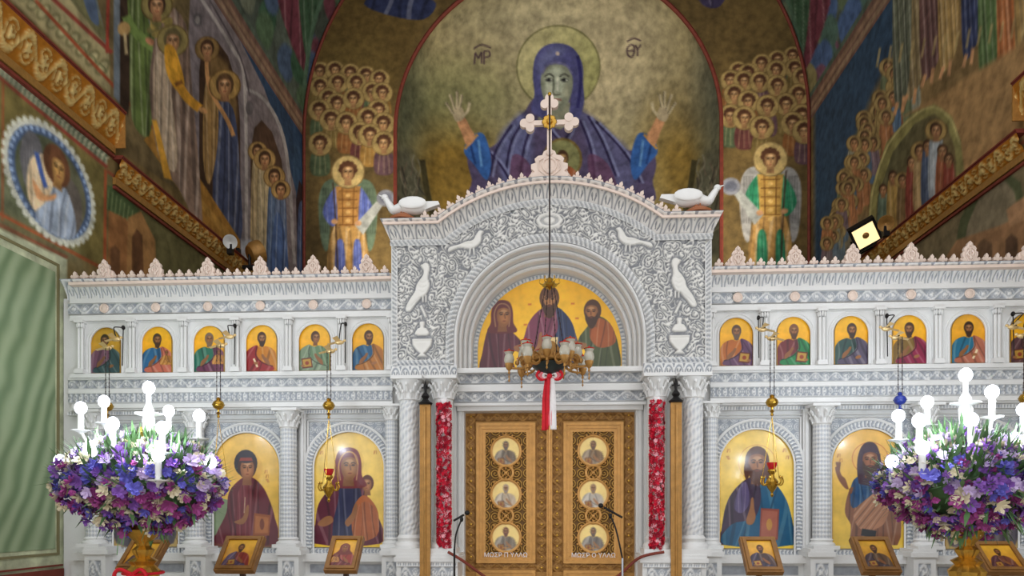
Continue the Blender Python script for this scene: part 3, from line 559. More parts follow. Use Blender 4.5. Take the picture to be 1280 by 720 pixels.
cv.poly([(640, 195), (662, 205), (668, 245), (640, 250)], (84, 50, 72), smooth=True, a=.7); cv.poly([(735, 195), (760, 205), (772, 245), (745, 250)], (84, 50, 72), smooth=True, a=.7)
# medallion of the child on the breast
cv.ell(703, 199, 25, 27, (98, 82, 44)); cv.ell(703, 199, 22, 24, (112, 112, 74)); drape(cv, [(686, 226), (690, 212), (704, 206), (718, 212), (722, 228)], (128, 72, 44), 4, seed=4); head(cv, 703, 199, 18, skin=(150, 120, 80), hair=(60, 40, 26))
# arms and hands
def arm(q, xs0):
    f = lambda x: xs0 + q * x
    cv.poly([(f(-10), 205), (f(-22), 190), (f(-15), 172), (f(0), 166), (f(8), 180), (f(12), 205), (f(6), 225)], (44, 80, 136), smooth=True); cv.line([(f(-14), 180), (f(-8), 205)], 3, (28, 52, 100)); cv.line([(f(-4), 175), (f(0), 208)], 3, (84, 124, 170)); cv.line([(f(-21), 186), (f(-5), 168)], 3, (160, 120, 60))
    cv.poly([(f(-8), 172), (f(-18), 182), (f(-26), 164), (f(-31), 150), (f(-22), 146), (f(-14), 160)], (162, 118, 84), smooth=True)
    cv.poly([(f(-31), 152), (f(-36), 144), (f(-34), 134), (f(-27), 132), (f(-22), 140), (f(-22), 148)], (152, 138, 112), smooth=True)
    for a, b in (((-36, 142), (-45, 128)), ((-34, 137), (-40, 118)), ((-31, 134), (-31, 114)), ((-28, 134), (-25, 118))): cv.line([(f(a[0]), a[1]), (f((a[0] + b[0]) / 2 + .6), (a[1] + b[1]) / 2), (f(b[0]), b[1])], 3.4, (158, 146, 118)); cv.line([(f(a[0] + 1.8), a[1]), (f(b[0] + 1.6), b[1])], 1.0, (92, 84, 66), smooth=False)
    cv.line([(f(-24), 146), (f(-17), 138), (f(-15), 128)], 3.6, (158, 146, 118))
arm(1, 602); arm(-1, 800)
# neck, veil, face
VB = (66, 66, 108)
cv.poly([(680, 128), (712, 128), (720, 150), (700, 162), (672, 150)], (118, 118, 100)); cv.line([(676, 145), (694, 156), (716, 146)], 3, (70, 50, 50))
cv.poly([(697, 54), (680, 58), (669, 72), (666, 95), (668, 118), (664, 138), (680, 148), (686, 140), (680, 120), (712, 120), (712, 140), (722, 150), (730, 130), (729, 105), (728, 80), (716, 60)], VB, smooth=True)
cv.poly([(672, 78), (682, 64), (694, 58), (706, 60), (700, 70), (684, 80), (676, 96)], (98, 102, 140), smooth=True, a=.8, soft=.2); cv.line([(722, 70), (726, 100), (722, 135)], 4, (38, 36, 82)); cv.ell(697, 67, 2.4, 2.4, (176, 160, 150))
cv.poly([(695, 80), (682, 84), (676, 98), (678, 118), (686, 134), (696, 140), (706, 134), (714, 118), (716, 98), (709, 84)], (112, 116, 100), smooth=True)
cv.poly([(694, 84), (684, 88), (681, 104), (684, 120), (690, 130), (697, 132), (703, 122), (706, 104), (704, 88)], (152, 158, 140), smooth=True, soft=.12); cv.ell(688, 114, 5, 8, (166, 168, 150), a=.8, soft=.12); cv.ell(708, 114, 4, 8, (142, 142, 122), a=.8, soft=.12)
cv.line([(678, 92), (684, 82), (696, 78), (708, 82), (715, 92)], 2.4, (92, 90, 120))
for q in (-1, 1):
    x = 696 + q * 9.5; cv.line([(x - 6, 96), (x, 92.5), (x + 6, 96)], 2.0, (58, 58, 52)); cv.ell(x, 100, 5.2, 2.6, (70, 72, 66)); cv.ell(x - .4, 99.7, 2.1, 2.1, (28, 28, 30)); cv.ell(x + 2.8, 100, 1.2, 1, (170, 172, 160))
cv.line([(692, 95), (692, 110), (691, 116)], 2.2, (84, 88, 76)); cv.line([(697, 96), (697, 114)], 2.6, (178, 180, 164), smooth=False); cv.line([(691, 117), (696, 119), (701, 117)], 1.8, (80, 76, 64)); cv.line([(688, 125), (695, 124), (702, 125)], 2.2, (128, 84, 76)); cv.line([(690, 130), (696, 131), (701, 130)], 1.4, (100, 98, 84))
# painted abbreviations beside the halo
LC = (66, 50, 54)
def glyph(x, y, strokes, s=1.0, w=2.0):
    for st in strokes: cv.line([(x + a * s, y + b * s) for a, b in st], w, LC, smooth=len(st) > 2)
glyph(593, 60, [[(0, 20), (1, 6)], [(1, 6), (5, 13)], [(5, 13), (9, 5)], [(9, 5), (9, 19)]]); glyph(604, 60, [[(1, 20), (1, 4)], [(1, 4), (7, 4), (8, 10), (1, 12)]]); glyph(590, 57, [[(2, 4), (12, -1), (24, 3)]])
glyph(784, 52, [[(4, 4), (0, 9), (1, 17), (6, 19), (9, 12), (8, 5), (4, 4)], [(1, 12), (8, 11)]]); glyph(794, 52, [[(0, 4), (3, 10)], [(7, 4), (3, 10)], [(3, 10), (3, 18)]]); glyph(782, 49, [[(2, 3), (10, -1), (19, 2)]])
cv.c = cv.c * 1.16
o = grid_mesh('wall_apse', V, len(ph), len(zz) + len(ee), 'fresco', col=cv.c, flip=True); tag(o, None, None, kind='structure')
# ---- floor
g = MB(); g.box(-9, 9, -12, 11, -.1, 0); o = g.build('floor', 'floor_stone', smooth=False); tag(o, None, None, kind='structure')
g = MB(); g.box(XL, XR, -1.5, .6, 0, .18); o = g.build('floor_dais', 'floor_stone', smooth=False); tag(o, None, None, kind='structure')
# ---- gilded gallery cornices (carved soffits between plain red fillets)
def scrollpat(s, t, w=.3, seed=0):
    k = np.floor(s / w); u = (s / w - k) - .5; v = t - .5; flip = np.where(k % 2 == 0, 1, -1)
    v2 = v * flip; r = np.sqrt((u * 1.05) ** 2 + v2 ** 2); th = np.arctan2(v2, u); sp = (r * 6.2 - th / (2 * PI)) % 1.0
    ring = np.exp(-((sp - .5) / .2) ** 2) * (r < .47); ros = (r < .16 * (1 + .35 * np.cos(5 * th))); stem = np.exp(-((v - .36 * np.sin(PI * s / w)) / .1) ** 2)
    return np.clip(np.maximum.reduce([ring, ros * 1.0, stem]), 0, 1) * np.clip(np.minimum(t, 1 - t) * 14, 0, 1)
def cornice(name, q, X, y0, y1, pin, zin, pout, zout, w):
    n = int((y1 - y0) / .025); m = 22
    s = np.linspace(0, y1 - y0, n); t = np.linspace(0, 1, m); S_, T_ = np.meshgrid(s, t); h = scrollpat(S_.ravel(), T_.ravel(), w)
    xa = abs(X) - pin; xb = abs(X) - pout; nx, nz = (zout - zin), (pout - pin); L = math.hypot(nx, nz); 
    V = np.stack([q * (xa + (xb - xa) * T_.ravel() - h * .03 * nx / L), y0 + S_.ravel(), zin + (zout - zin) * T_.ravel() - h * .03 * nz / L], 1)
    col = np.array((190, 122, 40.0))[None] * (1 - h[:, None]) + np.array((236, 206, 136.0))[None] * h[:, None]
    root = thing(name, None, None); del_cat = root
    root['kind'] = 'structure'
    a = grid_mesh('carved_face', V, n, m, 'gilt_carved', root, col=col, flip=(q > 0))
    g = MB(); xo = abs(X) - pout
    def bx(a0, a1, z0, z1): g.box(q * a0, q * a1, y0 - .0, y1 + .02, z0, z1)
    bx(xo, abs(X), zout, zout + .03); bx(xo - .015, abs(X), zout + .03, zout + .055); g.build('fillet', 'red_band', root, smooth=False)
    g = MB(); g.box(q * (abs(X) - pin - .02), q * abs(X), y0, y1, zin - .10, zin); g.box(q * xo, q * abs(X), y1, y1 + .02, zin - .02, zout); g.build('lower_fillet', 'old_gold', root, smooth=False)
    g = MB(); g.box(q * (abs(X) - pin - .01), q * abs(X), y0, y1, zin - .16, zin - .12); g.build('red_line', 'red_band', root, smooth=False)
    return root
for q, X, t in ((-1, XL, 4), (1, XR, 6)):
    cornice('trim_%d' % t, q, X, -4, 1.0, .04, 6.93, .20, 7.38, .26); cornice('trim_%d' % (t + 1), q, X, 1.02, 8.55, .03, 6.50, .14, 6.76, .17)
# ================================================================== THE ICONOSTASIS
ico = thing('iconostasis', 'white carved marble altar screen with a raised central arch spanning the church', 'altar screen', (0, 0, 0))
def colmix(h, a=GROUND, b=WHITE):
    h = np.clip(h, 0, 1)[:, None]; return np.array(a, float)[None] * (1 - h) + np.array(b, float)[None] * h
def sweep2(name, A, B, prof, y, pat=None, depth=.02, parent=None, mat='marble', ground=GROUND, top=WHITE, res=.012, m=None):
    """surface between two XZ paths; prof = [(a, out)], out toward the nave; pat(s,t)->relief"""
    A = np.array(A, float); B = np.array(B, float); Mid = (A + B) / 2; d = np.r_[0, np.cumsum(np.linalg.norm(np.diff(Mid, axis=0), axis=1))]
    n = max(2, int(d[-1] / res)) if pat is not None else len(A)
    s = np.linspace(0, d[-1], n) if pat is not None else d
    if pat is not None: s = np.unique(np.r_[s, d])
    n = len(s); Ai = np.stack([np.interp(s, d, A[:, i]) for i in (0, 1)], 1); Bi = np.stack([np.interp(s, d, B[:, i]) for i in (0, 1)], 1)
    pr = np.array(prof, float); wid = np.linalg.norm(A[0] - B[0]); pl = np.r_[0, np.cumsum(np.hypot(np.diff(pr[:, 0]) * wid, np.diff(pr[:, 1])))]
    if pat is not None:
        tt = np.unique(np.r_[np.linspace(0, pl[-1], max(4, int(pl[-1] / res) + 1)), pl])
    else: tt = pl
    a = np.interp(tt, pl, pr[:, 0]); b = np.interp(tt, pl, pr[:, 1]); tn = tt / pl[-1]
    S_, T_ = np.meshgrid(s, tn); h = pat(S_, T_).ravel() if pat is not None else np.zeros(S_.size)
    X = (Ai[None, :, 0] * (1 - a[:, None]) + Bi[None, :, 0] * a[:, None]).ravel(); Z = (Ai[None, :, 1] * (1 - a[:, None]) + Bi[None, :, 1] * a[:, None]).ravel()
    Y = y - (np.repeat(b, n) + h * depth)
    V = np.stack([X, Y, Z], 1)
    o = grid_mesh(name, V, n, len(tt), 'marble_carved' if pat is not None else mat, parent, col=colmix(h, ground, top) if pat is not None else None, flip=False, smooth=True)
    if pat is None: o.data.set_sharp_from_angle(angle=math.radians(30))
    return o
# ---- relief patterns
def p_rope(w=.05):
    return lambda s, t: np.clip(.5 + 1.3 * np.sin(2 * PI * (s / w + t * .9)), 0, 1) * (np.minimum(t, 1 - t) > .1) + (np.minimum(t, 1 - t) <= .1)
def p_palm(w=.13):
    def f(s, t):
        u = (s / w) % 1 - .5; r = np.hypot(u * 2.1, t * 1.05 + .02); th = np.arctan2(t + .02, u * 2)
        arc = np.exp(-((r - .82) / .10) ** 2); pet = np.clip((-np.cos((th - PI / 2) * 5) - .35) * 3, 0, 1) * (r < .62) * (r > .22); tri = (np.abs(np.abs(u) - .5) < .10 * np.clip(t - .55, 0, 1) * 3) * 1.0
        return np.clip(1 - np.maximum.reduce([arc, pet, tri]), 0, 1) * (t < .97)
    return f
def p_vine(w=.13): 
    def f(s, t):
        h = scrollpat(s, t, w); return np.where((t < .07) | (t > .93), 1, h)
    return f
def p_dent(w=.04): return lambda s, t: np.where((((s / w) % 1) < .6) | (t < .2) | (t > .85), 1.0, 0.0)
def p_leaf(w=.05):
    def f(s, t):
        u = (s / w) % 1; v = np.abs(t - .5) * 2; return np.where(np.abs(u - .35 - .35 * v) < .2, 1, 0) * (v < .8) + (v >= .86)
    return f
def p_meander(w=.1):
    def f(s, t):
        u = (s / w) % 1 - .5; r = np.hypot(u, (t - .5) * .9); return np.where((r < .12) | ((r > .24) & (r < .36)) | (np.abs(t - .5) > .43), 1, 0) * 1.0
    return f
def line2(x0, x1, z): return [(x0, z), (x1, z)]
def band(name, x0, x1, z0, z1, y, pat, depth=.018, parent=None, prof=None, ground=GROUND, top=WHITE, res=.012):
    """carved straight band as read in the plane of the screen, standing at depth y"""
    xa, xb, za, zb = cx(x0, y), cx(x1, y), cz(z0, y), cz(z1, y)
    return sweep2(name, [(xa, za), (xb, za)], [(xa, zb), (xb, zb)], prof or [(0, 0), (1, 0)], y, pat, depth, parent or ico, ground=ground, top=top, res=res)
def wbox(g, x0, x1, z0, z1, y, yb=.3, mi=0):
    g.box(cx(x0, y), cx(x1, y), y, yb, cz(z0, y), cz(z1, y), mi)
# ---- small cresting leaf and tall palmette finial outlines
LEAF = [(-.5, 0), (-.42, .14), (-.12, .2), (-.14, .36), (-.42, .34), (-.5, .52), (-.36, .68), (-.16, .58), (-.2, .82), (0, 1.05), (.2, .82), (.16, .58), (.36, .68), (.5, .52), (.42, .34), (.14, .36), (.12, .2), (.42, .14), (.5, 0)]
FIN = [(-.5, 0), (-.56, .16), (-.42, .26), (-.52, .36), (-.52, .5), (-.38, .56), (-.42, .68), (-.32, .78), (-.2, .8), (-.16, .92), (0, 1.02), (.16, .92), (.2, .8), (.32, .78), (.42, .68), (.38, .56), (.52, .5), (.52, .36), (.42, .26), (.56, .16), (.5, 0)]
CREST = (212, 198, 186); CRG = (150, 136, 126)
def crest_piece(g, x, z, nx, nz, y, w, h, outline=LEAF):
    tx, tz = nz, -nx
    g.prism([(x + a * w * tx + b * h * nx, z + a * w * tz + b * h * nz) for a, b in outline], y - .018, y + .018)
def finial(x, z, y, w, h, parent):
    g = MB(); g.prism([(a * w, b * h) for a, b in FIN], -.02, .02)
    for k in (-1, 0, 1):
        g.tube([(k * .06 * w, -.022, .08 * h), (k * .3 * w, -.03, .3 * h), (k * .3 * w, -.03, .6 * h), (k * .08 * w, -.024, .72 * h)], .007, 6)
    g.ellipsoid((0, -.03, .25 * h), (.12 * w, .02, .09 * h), 10, 6); g.ellipsoid((0, -.03, .85 * h), (.1 * w, .02, .09 * h), 10, 6)
    g.torus((0, -.026, .46 * h), .2 * w, .012, 'y', 16, 6)
    return g.build('finial', 'cream_stone', parent, (x, y, z))
# ---- wings
ICX = [2.29 + .688 * k for k in range(6)]; LOX = [2.54, 3.87, 5.2]; COLX = [3.32, 4.54, 5.88]
for q, xend in ((-1, 6.24), (1, 6.34)):
    e = lambda a, b: (q * a, q * b) if q > 0 else (q * b, q * a)
    X0, X1 = 1.98, xend
    g = MB(); wbox(g, *e(X0, X1 + (.06)), 0, 4.42, 0.0, .35); wbox(g, *e(X0, X1), 4.40, 4.64, -.06, .35)
    wbox(g, *e(X0, X1 - .02), 4.36, 4.42, -.10, .3); wbox(g, *e(X0, X1 - .02), 4.13, 4.20, -.10, .3); wbox(g, *e(X0, X1), 4.2, 4.36, -.035, .3)
    wbox(g, *e(X0, X1 - .02), 3.395, 3.445, -.12, .3); wbox(g, *e(X0, X1), 3.365, 3.40, -.08, .3); wbox(g, *e(X0, X1), 3.19, 3.245, -.06, .3); wbox(g, *e(X0, X1), 3.05, 3.4, -.02, .3)
    wbox(g, *e(X0, X1 - .05), 2.995, 3.05, -.20, .3); wbox(g, *e(X0, X1 - .02), 2.965, 3.0, -.15, .3); wbox(g, *e(X0, X1), 2.90, 2.965, -.06, .3)
    g.build('wing_wall', 'marble', ico, smooth=False)
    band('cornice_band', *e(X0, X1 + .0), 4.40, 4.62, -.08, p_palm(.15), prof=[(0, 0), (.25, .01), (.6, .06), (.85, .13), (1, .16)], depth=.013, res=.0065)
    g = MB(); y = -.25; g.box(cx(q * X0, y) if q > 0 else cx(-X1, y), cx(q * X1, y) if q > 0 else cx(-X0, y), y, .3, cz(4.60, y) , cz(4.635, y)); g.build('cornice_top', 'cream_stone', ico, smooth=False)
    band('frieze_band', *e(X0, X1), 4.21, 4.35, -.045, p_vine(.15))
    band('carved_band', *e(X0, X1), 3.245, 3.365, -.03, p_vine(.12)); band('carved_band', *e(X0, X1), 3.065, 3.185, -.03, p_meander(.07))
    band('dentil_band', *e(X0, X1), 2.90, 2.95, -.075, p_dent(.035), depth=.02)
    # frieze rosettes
    g = MB()
    for xi in ICX:
        g = MB(); xx, zz_ = cx(q * (xi + .02), -.06), cz(4.285, -.06); g.ellipsoid((xx, -.065, zz_), (.05, .02, .05), 12, 6); g.torus((xx, -.07, zz_), .05, .012, 'y', 14, 6); g.build('frieze_rosette', 'cream_stone', ico)
    # cresting along the top
    y = -.17; g = MB(); zc_ = cz(4.635, y); x = X0 + .1
    while x < X1 - .02:
        if min(abs(x - xi) for xi in ICX) > .10 or True: crest_piece(g, cx(q * x, y), zc_, 0, 1, y, .105, .125)
        x += .127
    xa = cx(q * X0, y); xb = cx(q * X1, y); g.box(min(xa, xb), max(xa, xb), y - .03, y + .03, zc_ - .02, zc_ + .025)
    g.build('cresting', 'cream_stone', ico)
    for k, xi in enumerate(ICX): 
        if q > 0 or xi < 6: finial(cx(q * (xi + .02), y - .03), zc_, y - .03, .17, .26, ico)
    # upper tier: niche plates with round heads and slim columns between
    for k, xi in enumerate(ICX):
        if q > 0 and k == 5: pass
        xc = q * xi; w = .205; zb, ztop = 3.445, 4.13; ca = 4.035 - w   # springing
        y = -.05; arc = [(cx(xc + (w + .012) * math.cos(a), y), cz(ca + (w + .012) * math.sin(a), y)) for a in np.linspace(0, PI, 25)]
        W = .30
        def plate(side):
            aa = np.linspace(PI / 2, 0, 13) if side > 0 else np.linspace(PI / 2, PI, 13)
            return [(cx(xc + side * 0, y), cz(ztop, y))] + [(cx(xc + (w + .012) * math.cos(a), y), cz(ca + (w + .012) * math.sin(a), y)) for a in aa] + [(cx(xc + side * (w + .012), y), cz(zb, y)), (cx(xc + side * W, y), cz(zb, y)), (cx(xc + side * W, y), cz(ztop, y))]
        g = MB(); g.prism(plate(1), y, .02); g.prism(plate(-1), y, .02)
        path = lambda r, yy: [(cx(xc + r, yy), yy, cz(zb, yy))] + [(cx(xc + r * math.cos(a), yy), yy, cz(ca + r * math.sin(a), yy)) for a in np.linspace(0, PI, 25)] + [(cx(xc - r, yy), yy, cz(zb, yy))]
        g.tube(path(w + .015, -.055), .013, 6); g.tube(path(w + .052, -.053), .010, 6)
        g.tube([(cx(xc + W - .015, y), y, cz(zb, y)), (cx(xc + W - .015, y), y, cz(ztop - .03, y)), (cx(xc - W + .015, y), y, cz(ztop - .03, y)), (cx(xc - W + .015, y), y, cz(zb, y))], .009, 6)
        g.build('niche_surround', 'marble', ico, smooth=True)
    for k in range(7):
        xm = 2.29 + .688 * (k - .5) if k else 2.01
        if k == 0: xm = 1.99
        if xm > X1 - .05: continue
        y = -.10; xx = cx(q * xm, y); z0, z1 = cz(3.445, y), cz(4.13, y)
        g = MB()
        for dx in (-.022, .022): g.lathe([(.019, .05), (.019, z1 - z0 - .1)], (xx + dx, y, z0), 10)
        c = g.build('colonnette', 'marble', ico)
        g = MB(); g.box(xx - .06, xx + .06, y - .04, y + .06, z0, z0 + .04); g.box(xx - .05, xx + .05, y - .035, y + .05, z0 + .04, z0 + .06); g.build('base', 'marble', c, smooth=False)
        g = MB(); g.box(xx - .06, xx + .06, y - .045, y + .06, z1 - .03, z1)
        for i in range(8):
            a = 2 * PI * i / 8; g.ellipsoid((xx + .04 * math.cos(a), y + .03 * math.sin(a), z1 - .06), (.014, .014, .035), 6, 5)
        g.build('capital', 'marble', c)
    # lower tier: carved arched surrounds of the large panels
    for k, xi in enumerate(LOX):
        xc = q * xi; w = .45 if k == 0 else .43; ca = 2.665 - w; zb = 1.19; ztop = 2.90; y = -.03; W = .60 if k else .56
        pa = lambda r: [(cx(xc - r, y), cz(zb - .0, y))] + [(cx(xc - r * math.cos(a), y), cz(ca + r * math.sin(a), y)) for a in np.linspace(0, PI, 41)] + [(cx(xc + r, y), cz(zb, y))]
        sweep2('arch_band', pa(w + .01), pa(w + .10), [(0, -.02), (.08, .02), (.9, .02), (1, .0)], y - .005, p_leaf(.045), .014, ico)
        zz1 = (zb - .1, zb + .0); band('arch_band', xc - w - .1, xc + w + .1, zb - .075, zb, y, p_leaf(.045), depth=.014)
        g = MB(); pth = lambda r, yy: [(cx(xc - r, yy), yy, cz(zb - .08, yy))] + [(cx(xc - r * math.cos(a), yy), yy, cz(ca + r * math.sin(a), yy)) for a in np.linspace(0, PI, 41)] + [(cx(xc + r, yy), yy, cz(zb - .08, yy))]
        g.tube(pth(w + .008, y - .03), .012, 6); g.tube(pth(w + .115, y - .02), .018, 6)
        for d in (0, .035): g.tube([(cx(xc - W + d, y), y - .01, cz(zb - .08, y)), (cx(xc - W + d, y), y - .01, cz(ztop - .06 - d, y)), (cx(xc + W - d, y), y - .01, cz(ztop - .06 - d, y)), (cx(xc + W - d, y), y - .01, cz(zb - .08, y))], .014, 6)
        g.build('arch_moulding', 'marble', ico)
        # carved corners above the arch
        n, m = 90, 46; xs_ = np.linspace(-W + .05, W - .05, n); zs__ = np.linspace(ca + .1, ztop - .11, m); XX, ZZ = np.meshgrid(xs_, zs__); XX = XX.ravel(); ZZ = ZZ.ravel()
        cell = .11; cu = (XX / cell) % 1 - .5; cvv = (ZZ / cell) % 1 - .5; r = np.hypot(cu, cvv); thh = np.arctan2(cvv, cu); h = np.clip(np.exp(-(((r * 5 - thh / (2 * PI)) % 1 - .5) / .22) ** 2) * (r < .5), 0, 1)
        mk = np.hypot(XX, ZZ - ca) > w + .12
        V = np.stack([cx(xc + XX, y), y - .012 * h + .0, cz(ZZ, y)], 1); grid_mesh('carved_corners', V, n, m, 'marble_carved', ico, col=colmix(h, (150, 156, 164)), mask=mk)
    # pilaster strips beside the first panel and between the panels
    g = MB()
    wbox(g, *e(3.10, 3.19), 1.16, 2.965, -.07, .1); wbox(g, *e(3.13, 3.165), 1.16, 2.965, -.10, .1); g.build('pilaster', 'marble', ico, smooth=False)
# ---- columns with chip-carved shafts
def column(x0, y, rad, z0, z1, kind, parent=ico, capr=1.5, base=.1, plain=False):
    xx = cx(x0, y); za, zb = cz(z0, y), cz(z1, y); hb, hc = base, rad * 2.3
    n = 64; L = zb - za - hb - hc; m = int(L / .012); t = np.linspace(0, 1, m); th = np.linspace(0, 2 * PI, n, endpoint=False); TH, T_ = np.meshgrid(th, t); TH = TH.ravel(); Z = T_.ravel() * L
    if kind == 'diamond': h = np.clip((np.sin(8 * TH + Z * 60) * np.sin(8 * TH - Z * 60)) * 2 + .6, 0, 1)
    elif kind == 'scale': h = np.clip(np.hypot(((8 * TH / (2 * PI) * 1 + .5 * (np.floor(Z / .06) % 2)) % 1 - .5) * 2, (Z / .06) % 1) < .95, 0, 1) * 1.0
    else: h = np.clip(.75 + .7 * np.sin(5 * TH + 26 * Z) * np.sin(10 * TH - 52 * Z + 1.5 * np.sin(26 * Z)), 0, 1)
    R = rad * (1 - .05 * T_.ravel()) * (1 if plain else (.93 + .08 * h)); 
    V = np.stack([xx + R * np.cos(TH), y + R * np.sin(TH), za + hb + Z], 1)
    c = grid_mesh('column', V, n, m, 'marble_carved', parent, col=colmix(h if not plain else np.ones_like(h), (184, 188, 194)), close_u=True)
    g = MB(); g.box(xx - rad * 1.45, xx + rad * 1.45, y - rad * 1.45, y + rad * 1.45, za, za + hb * .35)
    g.lathe([(rad * 1.4, hb * .35), (rad * 1.42, hb * .5), (rad * 1.3, hb * .62), (rad * 1.12, hb * .7), (rad * 1.12, hb * .8), (rad * 1.22, hb * .9), (rad * 1.1, hb), (rad * .98, hb * 1.08)], (xx, y, za), 28); g.build('base', 'marble', c)
    g = MB(); zt = zb - hc; g.lathe([(rad * .95, 0), (rad * 1.08, .012), (rad * .95, .03), (rad * .95, hc * .5), (rad * 1.3, hc * .86)], (xx, y, zt), 24)
    for row, (zz_, rr_, hh) in enumerate(((.3, 1.08, .2), (.6, 1.25, .22))):
        for i in range(10):
            a = 2 * PI * (i + .5 * row) / 10; ca_, sa = math.cos(a), math.sin(a)
            g.tube([(xx + rad * .95 * ca_, y + rad * .95 * sa, zt + hc * (zz_ - .25)), (xx + rad * rr_ * ca_, y + rad * rr_ * sa, zt + hc * zz_), (xx + rad * (rr_ + .22) * ca_, y + rad * (rr_ + .22) * sa, zt + hc * (zz_ + .08)), (xx + rad * (rr_ + .28) * ca_, y + rad * (rr_ + .28) * sa, zt + hc * (zz_ - .02))], [rad * .12, rad * .17, rad * .13, rad * .06], 6)
    for a in (PI / 4, 3 * PI / 4, 5 * PI / 4, 7 * PI / 4):
        g.torus((xx + rad * 1.25 * math.cos(a), y + rad * 1.25 * math.sin(a), zb - hc * .22), rad * .16, rad * .08, 'y', 10, 6)
    g.box(xx - rad * capr, xx + rad * capr, y - rad * capr, y + rad * capr, zb - hc * .14, zb)
    g.build('capital', 'marble', c)
    return c
for q in (-1, 1):
    for xq in COLX: column(q * xq, -.17, .105, 1.2, 2.96, 'diamond', base=.12)
    column(q * 1.985, -.14, .085, 1.2, 3.0, 'diamond', base=.12)
    column(q * 1.765, -.32, .125, 1.12, 3.34, 'leafy', base=.22); column(q * 1.33, -.32, .12, 1.12, 3.34, 'plain', plain=True, base=.22)
    # pedestals
    for xa, xb, yy, zt in ((1.15, 1.93, -.52, 1.12), (1.86, 2.12, -.32, 1.2), (3.19, 3.46, -.34, 1.2), (4.41, 4.67, -.34, 1.2), (5.74, 6.02, -.34, 1.2)):
        g = MB(); x0, x1 = sorted((q * xa, q * xb)); wbox(g, x0, x1, -1.3, zt - .1, yy + .03, 0); wbox(g, x0 - .03, x1 + .03, zt - .1, zt - .04, yy, 0); wbox(g, x0 - .01, x1 + .01, zt - .04, zt, yy + .01, 0)
        c = g.build('pedestal', 'marble', ico, smooth=False)
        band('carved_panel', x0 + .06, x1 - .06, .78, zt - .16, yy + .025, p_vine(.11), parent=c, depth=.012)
        if xb - xa > .5: band('carved_edge', x0, x1, zt - .155, zt - .105, yy + .02, p_dent(.03), parent=c, depth=.012)
    x0, x1 = (2.1, 6.2); a, b = sorted((q * x0, q * x1)); g = MB(); wbox(g, a, b, -1.3, 1.02, -.08, 0); wbox(g, a, b, 1.02, 1.12, -.16, 0); wbox(g, a, b, .80, .86, -.12, 0); g.build('plinth', 'marble', ico, smooth=False)
    for xi in LOX:
        a, b = sorted((q * (xi - .5), q * (xi + .5))); g = MB(); wbox(g, a, b, .88, .985, -.095, 0); g.build('dark_panel', 'marble_grey', ico, smooth=False)
# ---- central block
yf = -.25; Rb, Zc = 2.09, 3.45
def cpath(off, y, n=40):
    zl = 5.07 + off; R = Rb + off; xj = math.sqrt(max(R * R - (zl - Zc) ** 2, .01)); a0 = math.acos(xj / R)
    pts = [(-2.0 - max(off, 0) * .45, zl)] + [(-2.0 + (2.0 - xj) * t, zl) for t in (.33, .66)] + [(R * -math.cos(a), Zc + R * math.sin(a)) for a in np.linspace(a0, PI - a0, n)]
    pts = pts + [(-(-2.0 + (2.0 - xj) * t), zl) for t in (.66, .33)] + [(2.0 + max(off, 0) * .45, zl)]
    return [(cx(x, y), cz(z, y)) for x, z in pts]
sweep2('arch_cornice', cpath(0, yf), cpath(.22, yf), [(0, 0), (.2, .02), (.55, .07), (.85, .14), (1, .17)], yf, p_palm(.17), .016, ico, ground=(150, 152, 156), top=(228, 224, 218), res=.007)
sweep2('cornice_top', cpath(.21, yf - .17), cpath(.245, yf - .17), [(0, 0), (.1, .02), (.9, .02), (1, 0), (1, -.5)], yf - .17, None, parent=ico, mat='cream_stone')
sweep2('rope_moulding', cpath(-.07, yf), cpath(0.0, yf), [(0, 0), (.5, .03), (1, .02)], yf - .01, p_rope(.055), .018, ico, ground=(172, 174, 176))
# cornice ends
g = MB()
for q in (-1, 1):
    x = cx(q * 2.0, yf); g.add([(x, yf, cz(5.07, yf)), (cx(q * 2.099, yf), yf - .17, cz(5.29, yf)), (cx(q * 2.099, yf), .3, cz(5.29, yf)), (x, .3, cz(5.07, yf))], [(0, 1, 2, 3)])
# block body: side walls, back and soffit
AC = 3.82
def apath(R, y, zbot, n=40, Rx=None): return [(cx(-R, y), cz(zbot, y))] + [(cx(-R * math.cos(a), y), cz(AC + R * math.sin(a), y)) for a in np.linspace(0, PI, n)] + [(cx(R, y), cz(zbot, y))]
top = cpath(-.0, yf); xr = cx(2.0, yf)
pl = [(cx(-2.0, yf), cz(3.40, yf))] + top + [(cx(2.0, yf), cz(3.40, yf))]
inn = apath(1.25, yf, 3.40)
def half(sg):
    P_ = [p for p in top if p[0] * sg >= -1e-6]; Q_ = [p for p in inn if p[0] * sg >= -1e-6]
    if sg > 0: P_ = [(0, top[len(top) // 2][1])] + P_; loop = P_ + [(cx(2.0, yf), cz(3.40, yf))] + Q_[::-1] + [(0, cz(AC + 1.25, yf))]
    else: loop = [(0, cz(AC + 1.25, yf))] + Q_[::-1] + [(cx(-2.0, yf), cz(3.40, yf))] + P_ + [(0, top[len(top) // 2][1])]
    return loop
g.prism(half(1), yf + .012, .45); g.prism(half(-1), yf + .012, .45)
g.build('arch_block', 'marble', ico, smooth=False)
